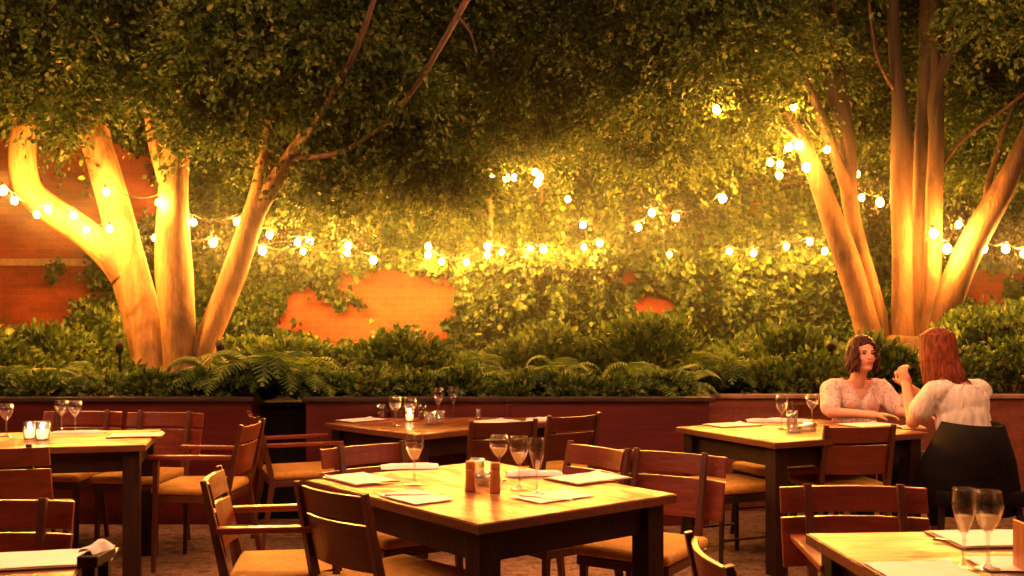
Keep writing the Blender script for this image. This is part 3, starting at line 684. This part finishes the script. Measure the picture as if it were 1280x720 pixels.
# black tub chair of the second woman
def tub(X, Y, th):
    t = empty('tub_chair', (X, Y, 0), R(th-90)); m = MB(); n = 14; vs = []; fs = []
    rings = [(.30, .29), (.45, .30), (.62, .25), (.83, .15)]
    for z, hw in rings:
        for i in range(n+1):
            a = R(-100+200*i/n); x = hw*math.sin(a) if abs(a) < R(90) else hw*math.copysign(1, a); y = -.27*math.cos(a)-(z-.45)*.16
            drop = 0
            vs.append((x, y, z+drop))
    k = len(vs)
    for v in list(vs): vs.append((v[0]*.93, v[1]*.93+.004, v[2]-.002))
    for r in range(3):
        for i in range(n):
            a = r*(n+1)+i; b = a+n+1; fs += [(a, a+1, b+1, b), (k+a, k+b, k+b+1, k+a+1)]
    for i in range(n):
        a = 3*(n+1)+i; fs.append((a, a+1, k+a+1, k+a)); fs.append((i+1, i, k+i, k+i+1))
    for i in (0, n):
        for r in range(3): a = r*(n+1)+i; b = a+n+1; fs.append((a, b, k+b, k+a) if i == 0 else (b, a, k+a, k+b))
    m.add(vs, fs); m.build('shell', M['black'], t, True)
    m = MB(); m.box((0, -.01, .405), (.50, .46, .09)); m.build('seat', M['black'], t, True, bevel=.02)
    for a in (-1, 1):
        for b in (-1, 1): m = MB(); m.bar((a*.26, b*.2-.02, 0), (a*.22, b*.17, .37), .03, .03); m.build('leg', M['metal'], t)
    tag(t, 'black tub chair with a tapering high back holding the woman in cream', 'chair')
tub(2.66, 6.05, 92)

# ------------------------------------------------------------------ tableware
def wine_profile(h, rb, bowl, tulip=.8):
    st = h-bowl
    p = [(.0005, .004), (.034, .001), (.034, .004), (.012, .008), (.0045, .02), (.004, st*.6), (.0045, st-.008), (.012, st)]
    for i in range(1, 9):
        u = i/8; r = rb*math.sin(min(1, .22+u*1.05)*math.pi*.5) if u < .6 else rb*(1-(1-tulip)*((u-.6)/.4)**1.5)
        p.append((r, st+bowl*u))
    return p
GM = {}
def wine_glass(pos, kind, label, bright_fill=False, cat='wine glass'):
    t = empty('wine_glass', pos); h, rb, bowl, tl = {'big': (.21, .040, .105, .82), 'round': (.19, .043, .088, .78), 'flute': (.215, .031, .115, .9), 'small': (.16, .034, .075, .85)}[kind]
    pr = wine_profile(h, rb, bowl, tl)
    m = MB(); m.lathe(pr[:8], 20); m.build('stem', M['glass'], t, True)
    m = MB(); m.lathe(pr[7:], 24); m.lathe([(pr[-1][0], h), (pr[-1][0]+.0012, h+.0008), (pr[-1][0], h+.0016)], 24); m.build('bowl', M['glass'], t, True)
    if bright_fill:
        st = h-bowl; q = [(max(.0005, r-.002), z) for r, z in pr[7:11]]; q = [(.0005, q[0][1])]+q+[(.0005, q[-1][1])]
        m = MB(); m.lathe(q, 20); m.build('bright_fill', M['bright_fill'], t, True)
    tag(t, label, cat, 'glasses on the dining tables'); return t
def tumbler(pos, label, h=.09, r=.034, mat='glass'):
    m = MB(); m.lathe([(.0005, .004), (r*.85, .001), (r, h), (r-.002, h), (r*.82, .008), (.0005, .008)], 20)
    o = m.build('tumbler', M[mat], None, True, loc=pos); tag(o, label, 'tumbler', 'glasses on the dining tables')
def mat_paper(pos, rot, label, w=.31, d=.22, board=True, name='menu'):
    t = empty(name, pos, R(rot))
    if board: m = MB(); m.box((0, 0, .0035), (w, d, .005)); m.build('board', M['clip'], t, bevel=.002)
    m = MB(); n = 6; z = .0075 if board else .003
    vs = [(-(w-.02)/2+(w-.02)*i/n, -(d-.02)/2+(d-.02)*j/n, z+.002*abs(math.sin(i*1.3+j))+(.006 if (i, j) == (n, n) else 0)) for j in range(n+1) for i in range(n+1)]
    m.add(vs, [(j*(n+1)+i, j*(n+1)+i+1, (j+1)*(n+1)+i+1, (j+1)*(n+1)+i) for j in range(n) for i in range(n)])
    m.build('paper', M['paper'], t, True)
    tag(t, label, 'menu' if name == 'menu' else 'placemat', 'menus and placemats on the tables'); return t
def napkin(pos, rot, label, w=.2, d=.09, h=.022):
    m = MB(); n = 10; k = 6; vs = []
    for i in range(n+1):
        for j in range(k+1):
            x = (i/n-.5)*w; y = (j/k-.5)*d; e = math.sin(math.pi*j/k)**.5*(math.sin(math.pi*min(1, max(0.04, i/n*.96+.02)))**.25)
            vs.append((x, y*(1+.1*math.sin(i)), .001+h*e*(.8+.35*noise.noise(Vector((x*22, y*26, pos[0]*9))))))
    m.add(vs, [(i*(k+1)+j, (i+1)*(k+1)+j, (i+1)*(k+1)+j+1, i*(k+1)+j+1) for i in range(n) for j in range(k)])
    o = m.build('napkin', M['linen'], None, True, loc=pos); o.rotation_euler = (0, 0, R(rot)); tag(o, label, 'napkin', 'napkins on the tables'); return o
def knife(pos, rot, label, fork=False):
    t = empty('fork' if fork else 'knife', pos, R(rot)); m = MB()
    m.bar((-.11, 0, .006), (-.01, 0, .006), .014, .006, .010, .005); m.build('handle', M['steel'], t, bevel=.002)
    m = MB()
    if fork:
        m.bar((-.01, 0, .006), (.045, 0, .006), .008, .004, .02, .003)
        for q in (-1.5, -.5, .5, 1.5): m.bar((.045, q*.006, .006), (.095, q*.006, .008), .003, .003)
    else: m.bar((-.01, 0, .006), (.11, 0, .006), .018, .002, .010, .002)
    m.build('tines' if fork else 'blade', M['steel'], t)
    tag(t, label, 'fork' if fork else 'knife', 'cutlery on the tables')
def mill(pos, label, h=.12):
    t = empty('pepper_mill', pos); m = MB()
    m.lathe([(.0005, 0), (.021, 0), (.0215, .006), (.0195, .03), (.019, .06), (.019, h*.72), (.0175, h*.74), (.0005, h*.74)], 18); m.build('body', M['mill'], t, True)
    m = MB(); m.lathe([(.0005, h*.742), (.0185, h*.745), (.0195, h*.77), (.0195, h*.96), (.017, h), (.0005, h+.002)], 18); m.build('cap', M['mill'], t, True)
    tag(t, label, 'mill')
def candle(pos, label, h=.09, r=.035, power=1):
    t = empty('candle', pos); m = MB(); m.lathe([(.0005, .003), (r*.8, .001), (r, h*.5), (r*.92, h), (r*.9, h), (r*.97, h*.5), (r*.78, .008), (.0005, .008)], 18); m.build('glass_holder', M['glass'], t, True)
    m = MB(); m.lathe([(.0005, .009), (r*.7, .009), (r*.8, h*.55), (.0005, h*.55)], 16); m.build('wax', M['wax'], t, True)
    m = MB(); m.ball((0, 0, h*.55+.02), .009, 8, 6, (1, 1, 2)); m.build('flame', M['flame'], t, True)
    tag(t, label, 'candle')
# central table
wine_glass(G(518, 606), 'big', 'tall wine glass standing alone left of the mills on the central table', True)
wine_glass(G(624, 601), 'round', 'leftmost of three grouped wine glasses right of the mills', True)
wine_glass(G(649, 612), 'big', 'middle of three grouped wine glasses right of the mills', True)
wine_glass(G(671, 618), 'flute', 'narrow rightmost of three grouped wine glasses right of the mills')
tumbler(G(597, 598), 'small clear tumbler behind the two mills', .085, .032)
mill(G(588, 614), 'left brown wooden mill on the central table', .118)
mill(G(619, 616), 'right brown wooden mill on the central table', .118)
tumbler(G(604, 606), 'low clear dish between the two mills', .05, .036)
mat_paper(G(450, 600), 128, 'white menu on board at the left end of the central table', .30, .21)
mat_paper(G(520, 622), 128, 'white menu sheet at the front left edge of the central table', .30, .2, False, 'placemat')
mat_paper(G(735, 599), 38, 'white menu at the right corner of the central table')
mat_paper(G(692, 621), 38, 'pale sheet at the front right edge of the central table', .3, .2, False, 'placemat')
napkin(G(512, 584), 8, 'white napkin at the back left of the central table', .26, .12)
napkin(G(668, 594), 6, 'rolled white napkin behind the grouped glasses', .24, .06, .03)
knife(G(475, 606), 6, 'dark knife beside the left menu on the central table')
knife(G(517, 620), 8, 'knife on the sheet at the front left of the central table')
knife(G(735, 603), 8, 'knife lying along the menu at the right of the central table')
knife(G(682, 624), -28, 'knife at the front right edge of the central table')
# back middle table
mat_paper(G(452, 526), 44, 'menu at the left corner of the back middle table', .30, .21)
knife(G(470, 533), -12, 'knife at the left edge of the back middle table')
wine_glass(G(494, 533), 'round', 'leftmost tall wine glass on the back middle table')
wine_glass(G(513, 536), 'round', 'second wine glass from the left on the back middle table')
wine_glass(G(548, 524), 'big', 'wine glass at the back left of the back middle table')
wine_glass(G(567, 522), 'big', 'wine glass at the back of the back middle table, just right of its twin')
for i, (a, b, l) in enumerate([(476, 523, 'amber tumbler at the left of a row on the back middle table'), (487, 521, 'second amber tumbler in a row on the back middle table'), (499, 522, 'third amber tumbler in a row on the back middle table'),
                   (528, 524, 'amber tumbler right of the row near the tall glasses')]):
    tumbler(G(a, b), l, .10, .03, 'amber')
tumbler(G(537, 531), 'clear tumbler in front of the tall glasses on the back middle table', .085)
tumbler(G(549, 530), 'clear tumbler beside its twin on the back middle table', .085)
tumbler(G(598, 524), 'small clear shaker glass near the right of the back middle table', .07, .018)
candle(G(512, 527), 'bright candle behind the wine glasses on the back middle table', .085, .032)
napkin(G(676, 526), 4, 'white napkin at the right corner of the back middle table', .2, .07, .03)
mat_paper(G(620, 527), 44, 'menu at the right of the back middle table', .3, .22, False, 'placemat')
# left table
candle(G(37, 549), 'left glowing candle of the pair on the left table', .10, .036)
candle(G(53, 550), 'right glowing candle of the pair on the left table', .105, .042)
wine_glass(G(8, 546), 'round', 'round wine glass at the left edge of the photo')
wine_glass(G(77, 540), 'round', 'wine glass behind the candles, left of a pair')
wine_glass(G(94, 541), 'round', 'wine glass behind the candles, right of a pair')
napkin(G(100, 541), 4, 'flat white napkin beside the wine glass pair on the left table', .3, .10, .018)
mat_paper(G(170, 545), 13, 'menu board at the right end of the left table', .3, .22, True)
# women's table
mat_paper(G(915, 532), 26, 'white menu at the left corner of the women\'s table')
napkin(G(972, 527), 0, 'long white napkin at the back of the women\'s table', .42, .09, .028)
wine_glass(G(977, 537), 'big', 'tall wine glass at the left of the women\'s table')
wine_glass(G(1015, 530), 'round', 'wine glass beside the elbow of the woman in the patterned blouse')
tumbler(G(990, 533), 'clear tumbler between the two wine glasses on the women\'s table', .10, .036)
tumbler(G(1010, 539), 'wide clear glass dish at the front of the women\'s table', .05, .055)
tumbler(G(993, 541), 'low clear glass bowl at the front of the women\'s table', .04, .045)
mat_paper(G(1085, 532), 26, 'menu in front of the woman in the patterned blouse', .34, .24)
napkin(G(1138, 535), 10, 'white napkin beside the elbow of the woman in cream', .16, .10)
knife(G(930, 534), 4, 'knife on the menu at the left of the women\'s table')
# near right table
wine_glass(G(1205, 711), 'flute', 'narrow tall glass partly filled on the near right table', True)
wine_glass(G(1235, 712), 'big', 'rounder glass partly filled on the near right table', True)
mat_paper(G(1150, 715), 4, 'menu board at the front of the near right table', .26, .19)
mat_paper(G(1245, 675), 4, 'large white menu at the back of the near right table', .34, .24)
mat_paper(G(1275, 706), 0, 'white sheet under the glasses on the near right table', .26, .19, False, 'placemat')
knife(G(1215, 680), -22, 'knife across the menu on the near right table')
t = empty('wooden_caddy', G(1300, 714)); m = MB()
for s in (-1, 1): m.box((s*.045, 0, .065), (.008, .1, .13)); m.box((0, s*.046, .05), (.082, .008, .10))
m.build('sides', M['mill'], t, bevel=.002); m = MB(); m.box((0, 0, .008), (.08, .08, .008)); m.build('base', M['mill'], t)
tag(t, 'orange wooden caddy at the right edge of the near right table', 'caddy')
# near left table
mat_paper(G(42, 702), 14, 'large white menu on a board on the near left table', .42, .22)
t = empty('side_stand', (-1.115, 2.77, 0)); m = MB(); m.box((0, 0, .785), (.055, .13, .03)); m.build('top', M['dark'], t, bevel=.004)
for e in (-1, 1): m = MB(); m.bar((0, e*.05, 0), (0, e*.045, .769), .035, .02); m.build('leg', M['dark'], t)
m = MB(); m.box((0, 0, .42), (.02, .08, .50)); m.build('side_panel', M['dark'], t)
tag(t, 'narrow dark wooden stand at the right end of the near left table', 'stand')
napkin(Vector((-1.115, 2.77, .80)), 70, 'crumpled pinkish napkin on top of the narrow dark stand', .085, .05, .03)

# ------------------------------------------------------------------ people
def capsule(mb, a, ra, b, rb, flat=(1, 1)):
    a, b = Vector(a), Vector(b); d = b-a; l = max(d.length, 1e-4); d = d/l
    pts = []; rs = []
    for k in range(1, 5): t_ = math.pi/2*(1-k/4); pts.append(a-d*ra*math.sin(t_)); rs.append(ra*math.cos(t_) if k else .001)
    pts.append(a.lerp(b, .5)); rs.append((ra+rb)/2)
    for k in range(0, 4): t_ = math.pi/2*k/4; pts.append(b+d*rb*math.sin(t_)); rs.append(rb*math.cos(t_))
    mb.tube(pts, rs, 14)
def blob(mb, c, r3, rot=None):
    o = len(mb.v); mb.ball((0, 0, 0), 1, 18, 12, r3)
    for i in range(o, len(mb.v)):
        v = Vector(mb.v[i]); v = rot @ v if rot is not None else v; mb.v[i] = tuple(v+Vector(c))
def remesh(mb, name, mat, parent, voxel=.006, smooth_it=5, cut=None):
    o = mb.build(name, mat); r = o.modifiers.new('r', 'REMESH'); r.mode = 'VOXEL'; r.voxel_size = voxel; r.use_smooth_shade = True
    if smooth_it: s = o.modifiers.new('s', 'SMOOTH'); s.factor = .6; s.iterations = smooth_it
    dg = bpy.context.evaluated_depsgraph_get(); me = bpy.data.meshes.new_from_object(o.evaluated_get(dg)); bpy.data.objects.remove(o)
    if cut:
        bm = bmesh.new(); bm.from_mesh(me); bmesh.ops.delete(bm, geom=[f for f in bm.faces if cut(f.calc_center_median())], context='FACES'); bm.to_mesh(me); bm.free()
    me.name = name
    for p in me.polygons: p.use_smooth = True
    me.materials.clear(); me.materials.append(mat)
    q = bpy.data.objects.new(name, me); col.objects.link(q)
    if parent: q.parent = parent
    return q
def hand(mb, wrist, d, up, curl=.6, side=1, s=1.0):
    """palm plus five curled fingers; d along the hand, up = back of hand"""
    d = Vector(d).normalized(); up = Vector(up); up = (up-d*up.dot(d)).normalized(); sd = d.cross(up)*side; w_ = Vector(wrist)
    rot = Matrix((sd, d, up)).transposed()
    blob(mb, w_+d*.045*s, (.040*s, .052*s, .016*s), rot)
    for i, (off, ln) in enumerate(((-.028, .072), (-.010, .082), (.010, .077), (.027, .060))):
        p = w_+d*.085*s+sd*off*s; a = 0; dd = d.copy()
        for k, f in enumerate((.42, .32, .26)):
            a += curl*(.5+.3*k); dd = d*math.cos(a)-up*math.sin(a); q = p+dd*ln*f*s
            capsule(mb, p, (.0095-.0008*k)*s, q, (.0088-.0008*k)*s); p = q
    p = w_+d*.02*s-sd*.03*s
    dd = (d*.6-sd*.7-up*.25).normalized(); q = p+dd*.04*s; capsule(mb, p, .012*s, q, .010*s); q2 = q+(d*.8-sd*.2-up*.5).normalized()*.032*s; capsule(mb, q, .0098*s, q2, .0085*s)
def head(mb, c, yaw, pitch=0, s=1.0):
    """c: centre of the skull; face looks along local -Y turned by yaw"""
    rot = Matrix.Rotation(yaw, 3, 'Z') @ Matrix.Rotation(pitch, 3, 'X')
    def q(x, y, z): return Vector(c)+rot @ (Vector((x, y, z))*s)
    blob(mb, q(0, .012, .03), (.074*s, .092*s, .085*s), rot)           # skull
    blob(mb, q(0, -.022, -.025), (.058*s, .066*s, .082*s), rot)        # face
    blob(mb, q(0, -.058, -.092), (.024*s, .022*s, .018*s), rot)        # chin
    for e in (-1, 1):
        blob(mb, q(e*.036, -.058, -.03), (.02*s, .018*s, .018*s), rot)  # cheek
        blob(mb, q(e*.026, -.078, .022), (.022*s, .012*s, .008*s), rot) # brow
        blob(mb, q(e*.074, .008, -.012), (.010*s, .02*s, .031*s), rot)  # ear
        capsule(mb, q(e*.05, -.01, -.075), .014*s, q(e*.012, -.058, -.098), .015*s)   # jaw
    capsule(mb, q(0, -.086, .012), .009*s, q(0, -.1, -.026), .0115*s)    # nose
    for e in (-1, 1): blob(mb, q(e*.011, -.094, -.031), (.008*s, .009*s, .007*s), rot)
    blob(mb, q(0, -.084, -.054), (.021*s, .009*s, .006*s), rot)
    blob(mb, q(0, -.083, -.065), (.017*s, .009*s, .006*s), rot)
    return q, rot
def face_bits(parent, q, rot, s=1.0):
    for e in (-1, 1):
        m = MB(); blob(m, q(e*.029, -.0745, .004), (.0135*s, .008*s, .006*s), rot); m.build('eye', M['eye'], parent, True)
        m = MB(); blob(m, q(e*.029, -.0865, .024), (.018*s, .005*s, .0035*s), rot); m.build('eyebrow', M['hair'], parent, True)
    m = MB(); blob(m, q(0, -.0895, -.054), (.020*s, .006*s, .0045*s), rot); blob(m, q(0, -.0885, -.0635), (.016*s, .006*s, .0045*s), rot); m.build('lips', M['lips'], parent, True)

# woman in the patterned blouse, facing the camera, head turned to her companion
wo = Vector((2.36, 7.10, 0)); W1 = empty('person', wo)
b = MB(); hc = Vector((.02, -.09, 1.185))
q1, r1 = head(b, hc, R(0), R(-4), .98)
capsule(b, (0, -.02, .98), .052, (.018, -.07, 1.12), .050)            # neck
capsule(b, (-.145, 0, .955), .052, (.145, -.01, .955), .052)          # shoulders
for z, rx, ry in ((.90, .165, .095), (.80, .15, .095), (.70, .135, .095), (.60, .14, .10), (.52, .17, .12)): blob(b, (0, .02, z), (rx, ry, .085))
for e in (-1, 1):
    blob(b, (e*.068, -.075, .84), (.062, .055, .06))
    capsule(b, (e*.09, .0, .51), .09, (e*.12, -.40, .50), .07); capsule(b, (e*.12, -.40, .50), .06, (e*.12, -.42, .12), .042)
    capsule(b, (e*.12, -.40, .06), .04, (e*.13, -.53, .035), .03); capsule(b, (e*.12, -.42, .12), .042, (e*.12, -.40, .05), .035)
# her right arm (photo left): elbow on the table, forearm reaching inward
capsule(b, (-.175, -.01, .945), .048, (-.255, -.20, .805), .040); capsule(b, (-.255, -.20, .805), .036, (-.03, -.36, .80), .026)
hand(b, (-.035, -.358, .80), (.95, -.25, 0), (0, 0, 1), .35, -1)
capsule(b, (.175, -.02, .945), .048, (.235, -.17, .80), .040); capsule(b, (.235, -.17, .80), .036, (.285, -.37, .80), .026)
hand(b, (.285, -.365, .80), (.35, -.9, 0), (0, 0, 1), .35, 1)
remesh(b, 'body', M['skin'], W1, .0055, 4); face_bits(W1, q1, r1, .98)
c = MB(); capsule(c, (-.15, 0, .955), .066, (.15, -.01, .955), .066)
for z, rx, ry in ((.90, .182, .112), (.80, .17, .115), (.70, .158, .115), (.60, .165, .122), (.53, .19, .135)): blob(c, (0, .015, z), (rx, ry, .14))
for e in (-1, 1): blob(c, (e*.062, -.075, .84), (.078, .052, .08))
capsule(c, (-.18, -.01, .94), .072, (-.245, -.16, .835), .066); capsule(c, (.18, -.02, .94), .072, (.228, -.135, .83), .066)
rs_ = random.Random(4)
for k in range(26):     # gathered folds
    a = rs_.uniform(0, 1); e = rs_.choice((-1, 1)); p = Vector((e*(.18+.06*a), -.01-.15*a, .94-.11*a)); d_ = Vector((rs_.uniform(-1, 1), rs_.uniform(-1, .2), rs_.uniform(-.6, 1))).normalized()
    blob(c, p+d_*.06, (.014, .014, .03))
def neck1(f):
    x, y, z = f; return (y < -.0 and z > .875 and abs(x-.005) < (z-.875)*.72) or (abs(x) < .085 and z > .985 and y < .06)
remesh(c, 'blouse', M['blouse1'], W1, .008, 4, neck1)
hr = MB()
def hq(x, y, z): return q1(x, y, z)
blob(hr, hq(0, .03, .05), (.093, .100, .092), r1)
for k in range(95):
    a = R(rs_.uniform(24, 336)); x = math.sin(a)*.084; y = -math.cos(a)*.088+.022
    z0 = rs_.uniform(.0, .07); z1 = rs_.uniform(-.125, -.05); ph = rs_.uniform(0, 6); p = hq(x*.95, y, z0)
    for j_ in range(1, 6):
        u = j_/5; w_ = 1+.2*u*(1.25-u)*1.6+.05*math.sin(ph+u*7); q_ = hq(x*w_+.014*math.sin(ph+u*6), y*w_+.014*math.cos(ph+u*6), z0+(z1-z0)*u)
        capsule(hr, p, .016-.005*u, q_, .0155-.006*u); p = q_
def face_open(f):
    v = r1.inverted() @ (Vector(f)-hc); v = v/.98
    return v.y < -.035 and abs(v.x+.008) < .052 and v.z < .058
remesh(hr, 'hair', M['hair'], W1, .0045, 1, face_open)
m = MB(); capsule(m, (-.1, .02, .51), .115, (.1, .02, .51), .115)
for e in (-1, 1): capsule(m, (e*.09, .0, .515), .10, (e*.12, -.40, .505), .082); capsule(m, (e*.12, -.40, .50), .076, (e*.12, -.42, .13), .055)
remesh(m, 'trousers', M['trousers'], W1, .012, 3)
tag(W1, 'woman with dark bobbed hair in a pale patterned blouse leaning on the table', 'person')
W1.rotation_euler = (0, 0, R(6))

# woman in cream, seen from behind, hands clasped before her face
W2 = empty('person', Vector((2.72, 6.22, 0))); b = MB(); hc2 = Vector((-.085, .16, 1.235))
q2, r2 = head(b, hc2, R(-158), R(6), 1.0)
capsule(b, (-.03, .06, 1.03), .052, (-.06, .12, 1.15), .050)
capsule(b, (-.15, .02, 1.0), .054, (.15, .04, 1.0), .054)
for z, y, rx, ry in ((.95, .04, .17, .095), (.85, .02, .158, .1), (.75, .0, .145, .1), (.65, -.02, .15, .105), (.55, -.03, .175, .12)): blob(b, (0, y, z), (rx, ry, .085))
for e in (-1, 1):
    capsule(b, (e*.09, .0, .53), .09, (e*.12, .40, .51), .07); capsule(b, (e*.12, .40, .50), .06, (e*.12, .42, .12), .042)
    capsule(b, (e*.12, .42, .12), .042, (e*.12, .40, .05), .035); capsule(b, (e*.12, .40, .05), .038, (e*.13, .53, .035), .03)
capsule(b, (-.17, .03, .99), .050, (-.255, .13, .80), .042); capsule(b, (-.255, .13, .80), .038, (-.185, .30, 1.02), .027)
hand(b, (-.185, .298, 1.015), (-.1, .25, 1), (-.9, -.35, .2), 1.0, 1)
capsule(b, (.17, .05, .98), .050, (.10, .26, .81), .042); capsule(b, (.10, .26, .81), .038, (-.13, .36, 1.0), .027)
hand(b, (-.13, .358, .995), (-.35, .0, 1), (.9, .35, .1), 1.0, -1)
remesh(b, 'body', M['skin2'], W2, .0055, 4); face_bits(W2, q2, r2)
c = MB(); capsule(c, (-.15, .02, 1.0), .062, (.14, .04, 1.0), .062)
for z, y, rx, ry in ((.90, .02, .185, .118), (.80, .0, .178, .122), (.70, -.02, .176, .126), (.60, -.03, .19, .135)): blob(c, (0, y, z), (rx, ry, .17))
capsule(c, (-.175, .03, .985), .073, (-.228, .09, .875), .074); capsule(c, (.165, .05, .98), .066, (.15, .13, .88), .06)
remesh(c, 'blouse', M['blouse2'], W2, .008, 4, lambda f: abs(f.x+.03) < .06 and f.z > 1.035)
hr = MB(); blob(hr, q2(0, .025, .045), (.094, .108, .096), r2)
for k in range(70):
    a = R(rs_.uniform(48, 312)); x = math.sin(a)*.083; y = -math.cos(a)*.094+.022
    z1 = rs_.uniform(-.225, -.17)
    mid = q2(x*1.12, y*1.08, -.06)
    capsule(hr, q2(x*.9, y, rs_.uniform(.04, .09)), .020, mid, .019); capsule(hr, mid, .017, q2(x*(1.5 if x < 0 else 1.2)+rs_.uniform(-.01, .01), y*1.3+.012, z1+rs_.uniform(0, .03)), .008)
remesh(hr, 'hair', M['hair2'], W2, .0045, 1)
m = MB(); capsule(m, (-.1, -.02, .53), .115, (.1, -.02, .53), .115)
for e in (-1, 1): capsule(m, (e*.09, .0, .53), .10, (e*.12, .40, .515), .082); capsule(m, (e*.12, .40, .50), .076, (e*.12, .42, .13), .055)
remesh(m, 'trousers', M['trousers'], W2, .012, 3)
tag(W2, 'woman with straight auburn hair in a cream blouse seen from behind, hands clasped', 'person')
W2.rotation_euler = (0, 0, R(14))

# thin scattering volume added so the bulbs get a bloom-like glow
hz, nt, out = nodes('bloom volume'); vs_ = N(nt, 'VolumeScatter', Density=.007, Anisotropy=.86); L(nt, vs_.outputs[0], out.inputs['Volume'])
m = MB(); m.box((0, 10.05, 2.9), (19, 4.7, 4.1)); struct(m.build('bloom_volume', hz))

# ------------------------------------------------------------------ world, sun, camera
wd = bpy.data.worlds.new('World'); sc.world = wd; wd.use_nodes = True; nt = wd.node_tree
bg = nt.nodes['Background']; sky = nt.nodes.new('ShaderNodeTexSky'); sky.sky_type = 'NISHITA'; sky.sun_disc = False
sky.sun_elevation = R(-4); sky.sun_rotation = R(200); nt.links.new(sky.outputs[0], bg.inputs[0]); bg.inputs[1].default_value = .05
sl = bpy.data.lights.new('sun', 'SUN'); sl.energy = .02; sl.angle = R(10); sl.color = (1, .75, .5)
so = bpy.data.objects.new('sun', sl); col.objects.link(so); so.rotation_euler = (R(50), 0, R(20))

cd = bpy.data.cameras.new('camera'); cd.sensor_width = 36; cd.lens = 36*F/1280; cd.shift_y = 40/1280; cd.clip_end = 300
cd.dof.use_dof = True; cd.dof.focus_distance = 5.0; cd.dof.aperture_fstop = 5.6
cam = bpy.data.objects.new('camera', cd); col.objects.link(cam); cam.location = (0, 0, H); cam.rotation_euler = (R(90), 0, 0)
sc.camera = cam
sc.view_settings.view_transform = 'Standard'; sc.view_settings.look = 'None'; sc.view_settings.exposure = 0; sc.view_settings.gamma = 1
cy = sc.cycles; cy.use_denoising = True; cy.max_bounces = 6; cy.diffuse_bounces = 3; cy.glossy_bounces = 3; cy.transmission_bounces = 4; cy.transparent_max_bounces = 14
cy.sample_clamp_indirect = 6; cy.use_light_tree = True; cy.caustics_reflective = False; cy.caustics_refractive = False
